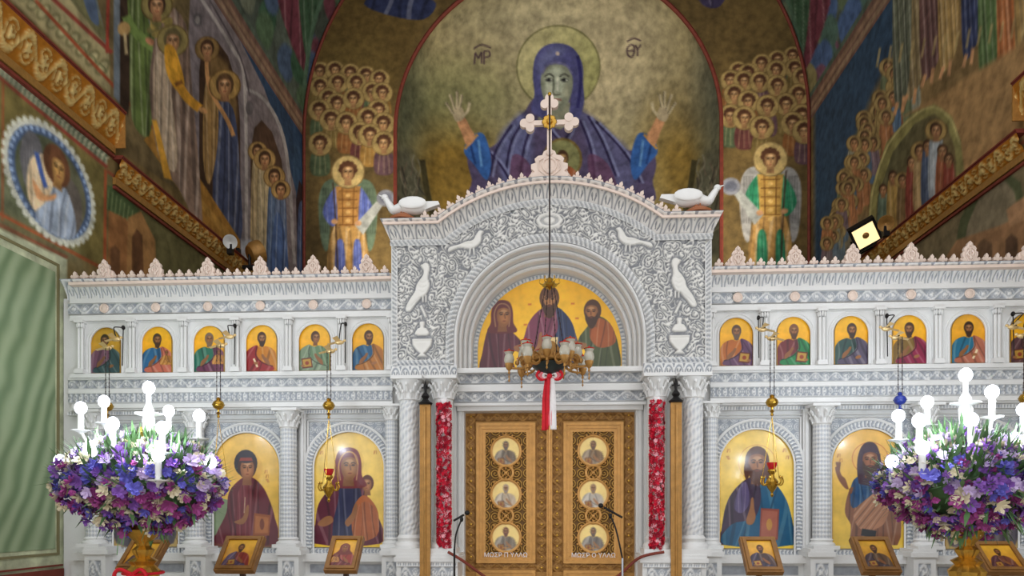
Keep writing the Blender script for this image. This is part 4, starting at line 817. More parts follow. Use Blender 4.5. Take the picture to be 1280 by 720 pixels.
# recessed concentric orders of the niche
def step(R, y): return [(-R, y)]
orders = [(1.165, -.25), (1.125, -.25), (1.125, -.12), (1.085, -.12), (1.085, .02), (1.045, .02), (1.045, .16), (1.0, .16), (1.0, .40), (.93, .40)]
zc_r = cz(AC, yf); nA = 48
ring = [(-1, None)] + [(a, 1) for a in np.linspace(0, PI, nA)] + [(1, None)]
rows = []
for R, y in orders:
    row = [(-R, y, cz(3.30, -.2))] + [(-R * math.cos(a), y, zc_r + R * math.sin(a)) for a in np.linspace(0, PI, nA)] + [(R, y, cz(3.30, -.2))]; rows.append(row)
V = np.array([p for r_ in rows for p in r_]); o = grid_mesh('niche_orders', V, nA + 2, len(orders), 'marble', ico, smooth=True); o.data.set_sharp_from_angle(angle=math.radians(30))
g = MB()
for R, y in ((1.145, -.26), (1.105, -.13), (1.065, .01), (1.022, .15)):
    g.tube([(-R, y, cz(3.4, -.2))] + [(-R * math.cos(a), y, zc_r + R * math.sin(a)) for a in np.linspace(0, PI, nA)] + [(R, y, cz(3.4, -.2))], .016, 6)
g.build('niche_beads', 'marble', ico)
def rp(R, y): return [(-R, cz(3.3, -.2))] + [(-R * math.cos(a), zc_r + R * math.sin(a)) for a in np.linspace(0, PI, nA)] + [(R, cz(3.3, -.2))]
sweep2('niche_inner_band', rp(.925, .39), rp(.995, .39), [(0, 0), (.5, .02), (1, 0)], .385, p_dent(.05), .012, ico, ground=(164, 172, 180))
sweep2('rope_moulding', apath(1.20, yf, 3.5), apath(1.30, yf, 3.5), [(0, 0), (.5, .035), (1, .01)], yf - .0, p_rope(.06), .022, ico, ground=(172, 174, 176))
for q in (-1, 1):
    a, b = (q * 1.99, q * 1.91); sweep2('rope_moulding', [(cx(a, yf), cz(3.42, yf)), (cx(a, yf), cz(5.0, yf))], [(cx(b, yf), cz(3.50, yf)), (cx(b, yf), cz(4.94, yf))], [(0, 0), (.5, .03), (1, .01)], yf, p_rope(.055), .018, ico, ground=(172, 174, 176))
    a, b = sorted((q * 1.93, q * 1.22)); band('rope_moulding', a, b, 3.49, 3.56, yf, p_rope(.055), prof=[(0, 0), (.5, .03), (1, .01)])
    a, b = sorted((q * 2.0, q * 1.16)); band('palmette_band', a, b, 3.35, 3.49, yf - .03, p_palm(.12), res=.006); g = MB(); wbox(g, a, b, 3.31, 3.50, yf - .02, .3); wbox(g, a - .01, b + .01, 3.335, 3.355, yf - .06, .3); g.build('impost', 'marble', ico, smooth=False)
# carved spandrels: curling vine, birds, urns
xs_ = np.arange(-1.93, 1.931, .0105); zs_ = np.arange(3.54, 5.52, .0105); XX, ZZ = np.meshgrid(xs_, zs_); P = np.stack([XX.ravel(), ZZ.ravel()], 1)
PW = P.copy(); P = P + .03 * np.stack([np.sin(P[:, 1] * 11) + .5 * np.sin(P[:, 1] * 27 + 1), np.sin(np.abs(P[:, 0]) * 13) + .5 * np.sin(np.abs(P[:, 0]) * 31)], 1) * np.array([[1.0, 1.0]]); P[:, 0] = PW[:, 0] + np.sign(PW[:, 0]) * (P[:, 0] - PW[:, 0])
cell = .15; best = np.full(len(P), 9.0); sec = np.full(len(P), 9.0); cxn = np.zeros(len(P)); czn = np.zeros(len(P)); sp = np.zeros(len(P)); rr = random.Random(4)
j = 0; z = 3.5
while z < 5.6:
    x = (j % 2) * cell / 2
    while x < 2.1:
        px_, pz_ = x + rr.uniform(-.045, .045), z + rr.uniform(-.045, .045); sg = rr.choice((-1, 1)); ph_ = rr.uniform(0, 6.28)
        for mir in (1, -1):
            dx = P[:, 0] - px_ * mir; dz = P[:, 1] - pz_; d = np.hypot(dx, dz); th_ = np.arctan2(dz, dx * mir) * sg + ph_; v = (d / cell * 4.6 - th_ / (2 * PI)) % 1.0
            m_ = d < best; sec = np.where(m_, best, np.minimum(sec, d)); best = np.where(m_, d, best); sp = np.where(m_, v, sp)
        x += cell
    z += cell * .87; j += 1
h = np.exp(-((sp - .5) / .23) ** 2) * (best < cell * .6); h = np.maximum(h, (best < .014) * 1.0); lob = np.clip(np.sin(P[:, 0] * 47 * np.sign(P[:, 0]) + 3 * np.sin(P[:, 1] * 23)) * np.sin(P[:, 1] * 53 + 2 * np.sin(np.abs(P[:, 0]) * 19)) * 3 - 1.0, 0, 1); h = np.clip(np.maximum(h, lob) * 1.25, 0, 1); P = PW
cv = Canvas(P, (0, 0, 0), .012); cv.h = h.copy()
def peacock(x, z, s, q):
    f = lambda pts: [(x + q * a * s, z + b * s) for a, b in pts]
    cv.poly(f([(-.02, .0), (-.14, .1), (-.16, .26), (-.08, .42), (.02, .55), (.04, .68), (-.02, .78), (.06, .88), (.16, .86), (.2, .74), (.17, .6), (.16, .46), (.2, .3), (.14, .12), (.06, .02)]), h=1.5, smooth=True)
    cv.poly(f([(-.1, .3), (-.2, .12), (-.36, -.12), (-.44, -.34), (-.32, -.38), (-.18, -.2), (-.02, .02)]), h=1.4, smooth=True)
    cv.poly(f([(.0, .86), (-.06, .8), (.0, .79)]), h=1.4); cv.line(f([(.02, .02), (.02, -.14)]), .04 * s, h=1.3); cv.line(f([(.1, .04), (.1, -.14)]), .04 * s, h=1.3)
    for k in range(4): cv.line(f([(-.36 + .07 * k, -.3 + .06 * k), (-.26 + .07 * k, -.2 + .06 * k)]), .02 * s, h=.9)
    for k in (.15, .27, .4): cv.line(f([(-.08, k), (.02, k - .05), (.12, k)]), .02 * s, h=1.0)
def urn(x, z, s):
    f = lambda pts: [(x + a * s, z + b * s) for a, b in pts]
    cv.poly(f([(-.3, .5), (.3, .5), (.28, .3), (.14, .12), (.06, .06), (.16, -.04), (-.16, -.04), (-.06, .06), (-.14, .12), (-.28, .3)]), h=1.5); cv.poly(f([(-.2, .62), (.2, .62), (.14, .8), (.06, .84), (.07, 1.0), (-.07, 1.0), (-.06, .84), (-.14, .8)]), h=1.4, smooth=True); cv.line(f([(-.3, .42), (.3, .42)]), .03 * s, h=.8)
def dovebird(x, z, s, q):
    f = lambda pts: [(x + q * a * s, z + b * s) for a, b in pts]
    cv.poly(f([(-.6, -.06), (-.3, .02), (-.1, .1), (.1, .14), (.2, .3), (.3, .42), (.42, .38), (.36, .28), (.34, .1), (.2, -.06), (-.05, -.12), (-.3, -.08), (-.62, -.2)]), h=1.5, smooth=True); cv.line(f([(.02, -.1), (.0, -.3)]), .05 * s, h=1.2); cv.line(f([(.12, -.1), (.14, -.3)]), .05 * s, h=1.2); cv.line(f([(-.2, 0), (.1, .02)]), .03 * s, h=1.0)
cvv_ = cv; cvn = Canvas(P, (0, 0, 0), .075); cvb = Canvas(P, (0, 0, 0), .012)
for cv in (cvn, cvb):
  for q in (-1, 1):
    peacock(q * 1.60, 4.36, .48, -q); urn(q * 1.60, 3.62, .42); dovebird(q * 1.0, 5.0, .42, -q); cv.line([(q * 1.55, 4.1), (q * 1.62, 4.25)], .03, h=1.3)
h = np.where(cvb.h > .05, cvb.h, h * (1 - np.clip(cvn.h * 1.6, 0, 1))); cv = cvv_; cv.h = h
cv.ell(0, 5.28, .16, .10, h=1.5); cv.ell(0, 5.28, .12, .065, h=.5); cv.ell(0, 5.28, .07, .04, h=1.5)
h = cv.h; yy = yf - .001
tp = np.array(cpath(-.05, 0)); lim = np.interp(P[:, 0], tp[:, 0], tp[:, 1])
mk = (P[:, 1] < lim) & ((np.hypot(P[:, 0], P[:, 1] - AC) > 1.26) | (P[:, 1] < AC)) & ((np.abs(P[:, 0]) > 1.26) | (P[:, 1] > AC))
V = np.stack([cx(P[:, 0], yf), yf - .024 * h, cz(P[:, 1], yf)], 1)
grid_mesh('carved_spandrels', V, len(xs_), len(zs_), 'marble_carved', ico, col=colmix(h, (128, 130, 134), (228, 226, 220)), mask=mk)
# cresting over the arch
g = MB(); y = yf - .1; tp = np.array(cpath(.24, y)); d = np.r_[0, np.cumsum(np.linalg.norm(np.diff(tp, axis=0), axis=1))]
s = .52
while s < d[-1] - .5:
    p = np.array([np.interp(s, d, tp[:, i]) for i in (0, 1)]); p2 = np.array([np.interp(s + .02, d, tp[:, i]) for i in (0, 1)]); t = (p2 - p) / np.linalg.norm(p2 - p)
    crest_piece(g, p[0], p[1] - .01, -t[1], t[0], y, .11, .135); s += .128
g.build('cresting', 'cream_stone', ico)
o = finial(0, cz(5.78, y), y - .03, .42, .36, ico)
# cross over the centre
zx = cz(6.50, y - .03); yx = y - .03; g = MB()
g.box(-.028, .028, yx - .015, yx + .015, zx - .50, zx + .06); g.box(-.26, .26, yx - .023, yx + .021, zx - .028, zx + .028); g.box(-.027, .027, yx - .021, yx + .02, zx + .02, zx + .24)
def cyl_y(g, c, r, y0, y1, n=20): g.prism([(c[0] + r * math.cos(2 * PI * i / n), c[1] + r * math.sin(2 * PI * i / n)) for i in range(n)], y0, y1)
for dx, dz in ((-.23, 0), (.23, 0), (0, .22)):
    u_ = np.array([dx, dz]); u_ = u_ / np.linalg.norm(u_); n_ = np.array([-u_[1], u_[0]])
    for jj, (a, b) in enumerate(((.07, 0), (0, .055), (0, -.055))):
        c = np.array([dx, dz]) + u_ * a + n_ * b; cyl_y(g, (c[0], zx + c[1]), .052, yx - .026 - .002 * jj, yx + .024 + .002 * jj)
cr_ = g.build('cross', 'cream_stone', ico, smooth=False)
g = MB()
for i in range(8):
    a = 2 * PI * i / 8; g.ellipsoid((.055 * math.cos(a), yx - .035, zx + .055 * math.sin(a)), (.035, .015, .035), 8, 6)
g.ellipsoid((0, yx - .045, zx), (.035, .03, .035), 10, 6); g.build('rosette', 'gold', cr_)
# ---- entablature below the central niche and door case
g = MB(); wbox(g, -1.2, 1.2, 3.40, 3.46, -.22, .5); wbox(g, -1.2, 1.2, 2.98, 3.42, -.10, .4); wbox(g, -1.2, 1.2, 3.165, 3.25, -.17, .3); wbox(g, -1.2, 1.2, 2.985, 3.02, -.16, .3); wbox(g, -1.16, 1.16, 2.92, 2.99, -.1, .3)
for q in (-1, 1):
    for a, b, yy in ((1.07, 1.22, -.02), (1.10, 1.14, -.06), (1.17, 1.22, -.09), (1.45, 1.66, .0), (1.2, 1.98, .03)):
        x0, x1 = sorted((q * a, q * b)); wbox(g, x0, x1, -1.3, 3.33, yy, .35)
g.build('door_case', 'marble', ico, smooth=False)
band('carved_band', -1.19, 1.19, 3.26, 3.395, -.115, p_vine(.17), depth=.025); band('carved_band', -1.19, 1.19, 3.03, 3.16, -.115, p_vine(.17), depth=.025)
# ================================================================== ICONS
def arch_panel(name, xc, zb, w, ztop, y, base, paint, parent, mat='icon_paint', n=None, R=None, thick=.02, rect=False, soft=None):
    """painted board: half width w, round head; local coords origin at bottom centre"""
    H = ztop - zb; res = w * 2 / (n or 60); nu = int(2 * w / res) + 1; zs_ = np.linspace(0, H, int(H / res) + 1); R = R or w; sp_ = H - R
    t = np.linspace(-1, 1, nu); rows = []
    for z in zs_:
        ww = w if (z <= sp_ or rect) else max(math.sqrt(max(R * R - (z - sp_) ** 2, 0)) - (R - w), .002)
        rows.append(np.stack([t * ww, np.full(nu, 0.0), np.full(nu, z)], 1))
    V = np.vstack(rows); cv = Canvas(V[:, [0, 2]], base, soft or res * 1.3); paint(cv, w, H); 
    o = grid_mesh(name, V + np.array([0, -thick, 0]), nu, len(zs_), mat, parent, col=cv.c); return o
def board(w, H, R, thick, rect=False):
    if rect: return [(-w, 0), (w, 0), (w, H), (-w, H)]
    return [(-w, 0), (w, 0)] + [(w - R + R * math.cos(a) if R != w else R * math.cos(a), H - R + R * math.sin(a)) for a in np.linspace(0, PI, 25)]
GOLD = (238, 176, 36)
def gild(cv, w, H, c1=(246, 186, 44), c2=(214, 140, 20)):
    cv.poly([(-w, 0), (w, 0), (w, H), (-w, H)], c2, g=((0, 0), (0, H), c1)); cv.mottle(4, 6 / w * .4, 2)
def icon(label, xc, z0b, z0t, w0, y, paint, group, n=60, col=GOLD):
    zb, zt, w = cz(z0b, y), cz(z0t, y), w0 * K(y); root = thing('icon', label, 'icon', (cx(xc, y), y, zb), 0, group); H = zt - zb
    g = MB(); g.prism(board(w, H, w, .02), -.018, .012); b = g.build('board', 'gold', root, smooth=False)
    arch_panel('painting', 0, 0, w * .985, H * .995, 0, col, paint, root, n=n); return root
def saint(**kw):
    def p(cv, w, H):
        gild(cv, w, H, kw.pop('c1', (248, 190, 46)) if False else kw.get('c1', (248, 190, 46)), kw.get('c2', (222, 146, 20)))
        args = {k: v for k, v in kw.items() if k not in ('c1', 'c2', 'dx', 'sc')}
        bust(cv, kw.get('dx', 0) * w, 0, H * kw.get('sc', .86), **args)
    return p
BR = (74, 48, 30); GY = (120, 100, 84); SK = (150, 100, 62)
UL = [ # from the arch outwards, left
 ('bearded saint in blue tunic and ochre mantle', dict(robe=(30, 84, 122), mantle=(172, 108, 44), skin=SK, hair=BR, beard=(64, 42, 28), side=1, turn=.6, item='none', seed=1)),
 ('young saint in sage green mantle bowing right over a red book', dict(robe=(96, 126, 92), mantle=(120, 140, 112), skin=SK, hair=BR, side=-1, turn=.8, item='book', seed=2)),
 ('dark bearded saint in ochre cloak over crimson robe', dict(robe=(186, 116, 34), mantle=(140, 30, 36), skin=SK, hair=(60, 36, 22), beard=(52, 34, 22), side=-1, turn=.3, item='scroll', seed=3)),
 ('two figures embracing in green and plum robes', dict(robe=(38, 104, 84), mantle=(104, 52, 78), skin=SK, hair=GY, beard=(120, 96, 72), side=1, turn=.3, item='child', seed=4)),
 ('saint in blue mantle leaning to a figure in rose', dict(robe=(40, 96, 138), mantle=(190, 104, 84), skin=SK, hair=(66, 50, 40), beard=(70, 48, 34), side=1, turn=.4, item='child', seed=5)),
 ('shadowy saint in mauve cloak with dark green front', dict(robe=(110, 72, 92), mantle=(54, 78, 82), skin=(130, 90, 60), hair=(56, 44, 34), side=1, turn=-.2, item='none', seed=6, c1=(214, 168, 56), c2=(170, 120, 34)))]
UR = [
 ('grey bearded saint in violet cloak over ochre tunic', dict(robe=(176, 98, 40), mantle=(96, 62, 92), skin=SK, hair=(84, 62, 48), beard=(96, 78, 64), side=1, turn=.1, item='book', seed=7)),
 ('bearded saint in bright green mantle over maroon tunic', dict(robe=(110, 46, 50), mantle=(34, 122, 70), skin=SK, hair=(120, 78, 54), beard=(84, 56, 38), side=1, turn=.2, item='book', seed=8)),
 ('balding saint in slate grey cloak holding a white scroll', dict(robe=(50, 78, 74), mantle=(84, 76, 96), skin=SK, hair=(66, 50, 40), beard=(56, 44, 38), side=1, turn=.3, item='none', seed=9)),
 ('saint in crimson purple cloak right of a dove lamp', dict(robe=(120, 92, 40), mantle=(134, 34, 66), skin=SK, hair=(66, 44, 30), beard=(60, 40, 28), side=1, turn=-.3, item='none', seed=10)),
 ('short bearded saint in teal tunic and faded orange mantle', dict(robe=(34, 104, 132), mantle=(176, 106, 84), skin=SK, hair=(54, 40, 32), beard=(60, 42, 32), side=1, turn=.1, item='scroll', seed=11, c1=(238, 176, 62))),
 ('saint in dusky brown robe cut by the picture edge', dict(robe=(120, 66, 48), mantle=(92, 60, 66), skin=SK, hair=(60, 44, 34), beard=(64, 46, 34), side=-1, turn=.1, item='book', seed=12))]
pos_l = ['closest to the arch on the left', 'second from the arch on the left', 'third from the arch on the left', 'fourth from the arch on the left', 'fifth from the arch on the left', 'at the left end']
for k in range(6):
    for q, D in ((-1, UL), (1, UR)):
        tx, kw = D[k]; icon('small arched icon, ' + tx, q * ICX[k], 3.447, 4.035, .197, -.005, saint(**kw), 'small icons in the upper row')
# large lower panels
def inscr(cv, w, H, pts):
    r = random.Random(4)
    for x, z in pts:
        for k in range(3): cv.line([(x * w + k * .03 * w, z * H), (x * w + k * .03 * w + r.uniform(-.02, .03), z * H - .03 * H)], .012 * w, (170, 96, 40), smooth=False)
def big_left1(cv, w, H):      # veiled mother with child
    gild(cv, w, H, (244, 206, 110), (240, 202, 80)); s = H * .84
    cv.ell(-.0 * w, .74 * H, .46 * w, .46 * w, (236, 196, 96)); cv.poly([(-w, .0), (w, 0), (w, .03 * H), (-w, .03 * H)], (236, 196, 60))
    drape(cv, [(-.14 * w, .62 * H), (-.5 * w, .52 * H), (-.86 * w, .38 * H), (-.96 * w, .2 * H), (-.98 * w, .03 * H), (.9 * w, .03 * H), (.95 * w, .2 * H), (.6 * w, .38 * H), (.5 * w, .5 * H), (.2 * w, .6 * H)], (92, 34, 50), 12, seed=3, w=.03)
    drape(cv, [(-.2 * w, .58 * H), (-.3 * w, .4 * H), (-.45 * w, .2 * H), (-.4 * w, .03 * H), (.1 * w, .03 * H), (.3 * w, .25 * H), (.35 * w, .5 * H)], (40, 44, 76), 7, seed=4, w=.04)
    cv.poly([(.1 * w, .3 * H), (.35 * w, .44 * H), (.6 * w, .43 * H), (.86 * w, .3 * H), (.8 * w, .1 * H), (.2 * w, .08 * H)], (176, 96, 46), smooth=True)
    drape(cv, [(.12 * w, .28 * H), (.5 * w, .4 * H), (.84 * w, .28 * H), (.82 * w, .1 * H), (.2 * w, .06 * H)], (168, 92, 50), 8, seed=5, w=.03)
    cv.ell(.55 * w, .56 * H, .18 * w, .18 * w, (196, 70, 50)); head(cv, .55 * w, .545 * H, .13 * H, skin=(176, 116, 72), hair=(92, 48, 32), turn=-.4)
    head(cv, -.0 * w, .70 * H, .235 * H, skin=(166, 112, 66), veil=(116, 38, 44), turn=.35)
    cv.line([(-.3 * w, .56 * H), (-.28 * w, .72 * H), (-.1 * w, .82 * H), (.14 * w, .82 * H), (.28 * w, .72 * H)], .025 * w, (206, 158, 70))
    cv.poly([(-.9 * w, .2 * H), (-.7 * w, .26 * H), (-.5 * w, .27 * H), (-.45 * w, .22 * H), (-.7 * w, .18 * H)], SK, smooth=True); cv.poly([(-.1 * w, .22 * H), (.1 * w, .3 * H), (.2 * w, .38 * H), (.26 * w, .36 * H), (.2 * w, .26 * H), (0, .18 * H)], SK, smooth=True); inscr(cv, w, H, [(.75, .84), (-.8, .84)])
def big_left2(cv, w, H):      # young crowned figure with book
    gild(cv, w, H, (236, 190, 96), (230, 186, 70)); cv.ell(0, .7 * H, .52 * w, .52 * w, (228, 178, 84)); cv.poly([(-w, 0), (-.95 * w, .36 * H), (-.6 * w, .42 * H), (-.2 * w, .3 * H), (-.2 * w, 0)], (128, 146, 112), smooth=True); cv.poly([(-w, 0), (-w, .1 * H), (w, .1 * H), (w, 0)], (110, 60, 50))
    drape(cv, [(-.16 * w, .6 * H), (-.52 * w, .48 * H), (-.6 * w, .3 * H), (-.9 * w, .12 * H), (-.9 * w, .03 * H), (.94 * w, .03 * H), (.9 * w, .25 * H), (.72 * w, .42 * H), (.5 * w, .54 * H), (.16 * w, .62 * H)], (98, 34, 46), 12, seed=13, w=.03)
    drape(cv, [(-.1 * w, .56 * H), (-.3 * w, .4 * H), (-.28 * w, .1 * H), (.1 * w, .04 * H), (.2 * w, .4 * H), (.1 * w, .56 * H)], (116, 42, 52), 6, seed=14, w=.04)
    cv.poly([(.22 * w, .1 * H), (.72 * w, .1 * H), (.76 * w, .28 * H), (.26 * w, .3 * H)], (150, 82, 44)); cv.poly([(.28 * w, .12 * H), (.68 * w, .12 * H), (.7 * w, .26 * H), (.3 * w, .275 * H)], (176, 108, 60)); cv.ell(.5 * w, .2 * H, .07 * w, .05 * H, (120, 60, 40))
    cv.poly([(-.36 * w, .22 * H), (-.1 * w, .26 * H), (.02 * w, .36 * H), (.1 * w, .36 * H), (.06 * w, .26 * H), (-.1 * w, .2 * H)], SK, smooth=True); cv.line([(-.05 * w, .3 * H), (-.02 * w, .44 * H)], .02 * w, (210, 190, 150))
    cv.ell(0, .74 * H, .36 * w, .12 * H, (40, 36, 46)); head(cv, .04 * w, .69 * H, .2 * H, skin=(172, 112, 74), hair=(62, 38, 34), turn=.1); cv.ell(.02 * w, .79 * H, .27 * w, .05 * H, (44, 40, 52)); cv.poly([(-.2 * w, .76 * H), (.22 * w, .76 * H), (.18 * w, .79 * H), (-.16 * w, .79 * H)], (140, 60, 50)); inscr(cv, w, H, [(.6, .68), (.64, .64), (.62, .6)])
def big_right1(cv, w, H):     # bearded figure with blessing hand
    gild(cv, w, H, (244, 206, 100), (242, 204, 76)); cv.ell(0, .72 * H, .5 * w, .5 * w, (240, 204, 104)); cv.line([(.5 * w * math.cos(a), .72 * H + .5 * w * math.sin(a)) for a in np.linspace(0, 2 * PI, 30)], .012 * w, (200, 130, 60), smooth=False); cv.poly([(-w, .0), (w, 0), (w, .03 * H), (-w, .03 * H)], (236, 200, 70))
    drape(cv, [(-.2 * w, .6 * H), (-.6 * w, .5 * H), (-.85 * w, .36 * H), (-.97 * w, .15 * H), (-.97 * w, .03 * H), (.96 * w, .03 * H), (.95 * w, .2 * H), (.8 * w, .4 * H), (.5 * w, .54 * H), (.2 * w, .6 * H)], (60, 44, 66), 10, seed=23, w=.03)
    drape(cv, [(.1 * w, .6 * H), (.5 * w, .54 * H), (.8 * w, .4 * H), (.97 * w, .2 * H), (.97 * w, .03 * H), (-.9 * w, .03 * H), (-.7 * w, .2 * H), (-.1 * w, .25 * H), (.1 * w, .4 * H)], (22, 84, 118), 12, seed=24, w=.035, amp=.28); drape(cv, [(-.5 * w, .5 * H), (-.3 * w, .56 * H), (-.2 * w, .4 * H), (-.4 * w, .3 * H), (-.62 * w, .34 * H)], (92, 80, 120), 5, seed=25)
    cv.poly([(.06 * w, .08 * H), (.56 * w, .07 * H), (.6 * w, .33 * H), (.1 * w, .34 * H)], (140, 72, 60)); cv.poly([(.1 * w, .1 * H), (.52 * w, .09 * H), (.55 * w, .31 * H), (.14 * w, .32 * H)], (164, 96, 78)); cv.ell(.33 * w, .2 * H, .08 * w, .05 * H, (186, 136, 70))
    cv.poly([(-.3 * w, .22 * H), (-.2 * w, .34 * H), (-.16 * w, .42 * H), (-.1 * w, .42 * H), (-.08 * w, .34 * H), (-.04 * w, .26 * H), (-.14 * w, .2 * H)], SK, smooth=True)
    head(cv, -.0 * w, .71 * H, .235 * H, skin=(160, 104, 64), hair=(84, 46, 30), beard=(86, 50, 34)); cv.poly([(-.3 * w, .74 * H), (-.36 * w, .66 * H), (-.3 * w, .58 * H), (-.22 * w, .62 * H)], (84, 46, 30), smooth=True); cv.poly([(.3 * w, .74 * H), (.36 * w, .66 * H), (.3 * w, .58 * H), (.22 * w, .62 * H)], (84, 46, 30), smooth=True); inscr(cv, w, H, [(-.8, .84), (.72, .84), (-.84, .78), (.8, .78)])
def big_right2(cv, w, H):     # long haired prophet, raised hand
    gild(cv, w, H, (236, 186, 96), (228, 190, 66)); cv.ell(.04 * w, .76 * H, .5 * w, .46 * w, (232, 180, 92)); cv.line([(.04 * w + .5 * w * math.cos(a), .76 * H + .46 * w * math.sin(a)) for a in np.linspace(0, 2 * PI, 30)], .02 * w, (196, 110, 60), smooth=False)
    drape(cv, [(-.1 * w, .66 * H), (-.42 * w, .56 * H), (-.6 * w, .44 * H), (-.66 * w, .3 * H), (-.5 * w, .2 * H), (-.4 * w, .03 * H), (.8 * w, .03 * H), (.84 * w, .4 * H), (.6 * w, .56 * H), (.3 * w, .64 * H)], (128, 82, 58), 12, seed=33, w=.03)
    drape(cv, [(-.34 * w, .6 * H), (-.5 * w, .5 * H), (-.44 * w, .34 * H), (.1 * w, .46 * H), (.44 * w, .56 * H), (.2 * w, .64 * H)], (28, 74, 118), 7, seed=34); drape(cv, [(-.4 * w, .32 * H), (.4 * w, .5 * H), (.6 * w, .4 * H), (.4 * w, .2 * H), (-.2 * w, .16 * H)], (168, 116, 84), 9, dirn=.9, seed=35, w=.03)
    cv.poly([(-.44 * w, .52 * H), (-.62 * w, .5 * H), (-.84 * w, .58 * H), (-.94 * w, .68 * H), (-.84 * w, .68 * H), (-.76 * w, .62 * H), (-.64 * w, .58 * H), (-.5 * w, .46 * H)], (124, 76, 48), smooth=True)
    for k in range(3): cv.line([(-.84 * w, .64 * H), (-.9 * w + .05 * w * k, .73 * H)], .05 * w, (120, 74, 48), smooth=False)
    cv.poly([(-.2 * w, .86 * H), (-.32 * w, .74 * H), (-.3 * w, .58 * H), (-.2 * w, .54 * H), (.3 * w, .54 * H), (.36 * w, .7 * H), (.24 * w, .86 * H), (.02 * w, .9 * H)], (60, 42, 56), smooth=True); head(cv, .04 * w, .74 * H, .2 * H, skin=(150, 94, 66), hair=(60, 42, 60), beard=(64, 44, 40)); cv.line([(-.2 * w, .14 * H), (.2 * w, .12 * H)], .06 * H, (20, 24, 30))
    cv.poly([(-w, 0), (w, 0), (w, .03 * H), (-w, .03 * H)], (224, 190, 80)); inscr(cv, w, H, [(-.86, .8), (-.8, .76)])
def big_dark(cv, w, H):
    gild(cv, w, H, (180, 170, 150), (200, 170, 110)); drape(cv, [(-.2 * w, .6 * H), (-.7 * w, .45 * H), (-.9 * w, .03 * H), (.9 * w, .03 * H), (.7 * w, .45 * H), (.2 * w, .6 * H)], (90, 84, 92), 8, seed=43); head(cv, 0, .7 * H, .22 * H, hair=(80, 66, 60), beard=(120, 108, 96))
G2 = 'large arched icons in the lower row'
icon('large arched icon of a veiled woman in maroon with a child on her arm', -LOX[0], 1.205, 2.665, .45, -.01, big_left1, G2, n=130, col=(240, 200, 90))
icon('large arched icon of a beardless figure in maroon holding a brown book', -LOX[1], 1.205, 2.655, .43, -.01, big_left2, G2, n=120, col=(236, 190, 80))
icon('large arched icon of a bearded figure in deep blue mantle with a book', LOX[0], 1.205, 2.665, .45, -.01, big_right1, G2, n=130, col=(240, 200, 90))
icon('large arched icon of a long haired man in brown cloak raising one hand', LOX[1], 1.205, 2.655, .43, -.01, big_right2, G2, n=120, col=(236, 190, 80))
for q, t in ((-1, 'large arched icon mostly hidden behind the left flower candelabrum'), (1, 'large arched icon mostly hidden behind the right flower candelabrum')): icon(t, q * LOX[2], 1.205, 2.655, .43, -.01, big_dark, G2, n=60, col=(190, 170, 120))
# lunette over the door
def lunette(cv, w, H):
    gild(cv, w, H, (250, 184, 22), (252, 196, 40)); cv.ell(0, .1 * H, .8 * w, .6 * H, (255, 200, 50), soft=.5, a=.5)
    def T(x, z): return (x * w, z * H)
    drape(cv, [T(*p) for p in [(-.08, .68), (-.24, .58), (-.34, .4), (-.4, 0), (.42, 0), (.36, .4), (.26, .58), (.08, .68)]], (120, 56, 78), 10, seed=51, w=.03)
    drape(cv, [T(*p) for p in [(.1, .68), (.26, .58), (.36, .4), (.42, 0), (.02, 0), (.04, .3), (.12, .46)]], (36, 50, 84), 7, seed=52, w=.05); head(cv, 0, .76 * H, .25 * H, skin=(176, 120, 72), hair=(96, 56, 32), beard=(74, 44, 28)); cv.ell(-.0, .84 * H, .065 * w, .06 * H, (96, 56, 32)); cv.poly([T(-.1, .2), T(.1, .2), T(.12, .36), T(-.08, .36)], (230, 200, 140)); cv.poly([T(-.28, .2), T(-.18, .26), T(-.14, .4), T(-.1, .4), T(-.12, .24), T(-.2, .14)], SK, smooth=True)
    drape(cv, [T(*p) for p in [(-.72, .56), (-.86, .46), (-.94, .2), (-.95, 0), (-.5, 0), (-.56, .2), (-.44, .22), (-.4, .32), (-.54, .44), (-.6, .54)]], (92, 40, 52), 9, seed=53, w=.04); head(cv, -.66 * w, .6 * H, .24 * H, skin=(178, 116, 66), veil=(104, 44, 44), turn=.6); cv.poly([T(-.5, .26), T(-.36, .3), T(-.26, .34), T(-.28, .28), T(-.42, .2)], SK, smooth=True)
    drape(cv, [T(*p) for p in [(.66, .58), (.84, .5), (.95, .28), (.96, 0), (.52, 0), (.5, .26), (.4, .28), (.42, .36), (.52, .46)]], (74, 84, 50), 9, seed=54, w=.04); drape(cv, [T(*p) for p in [(.62, .56), (.84, .5), (.92, .3), (.7, .24), (.56, .36)]], (168, 88, 40), 5, seed=55); head(cv, .6 * w, .62 * H, .22 * H, skin=(172, 112, 64), hair=(84, 52, 32), beard=(70, 44, 28), turn=-.5); cv.poly([T(.52, .28), T(.36, .32), T(.24, .36), T(.28, .29), T(.44, .22)], SK, smooth=True)
    for x, z in ((-.3, .72), (.3, .72), (-.36, .5), (.36, .56)): cv.line([(x * w, z * H), (x * w + .05 * w, z * H)], .02 * H, (214, 120, 30), smooth=False)
y = .37; root = thing('icon', 'wide half round gold icon of three haloed figures under the central arch', 'icon', (0, y, cz(3.36, -.2))); H = zc_r + .935 - cz(3.36, -.2)
g = MB(); g.prism(board(.935, H, .935, .02), -.012, .02); g.build('board', 'gold', root, smooth=False)
arch_panel('painting', 0, 0, .93, H - .003, 0, GOLD, lambda cv, w, HH: (cv.P.__setitem__((slice(None), 1), cv.P[:, 1] - .17), lunette(cv, w, HH - .17)), root, n=230)
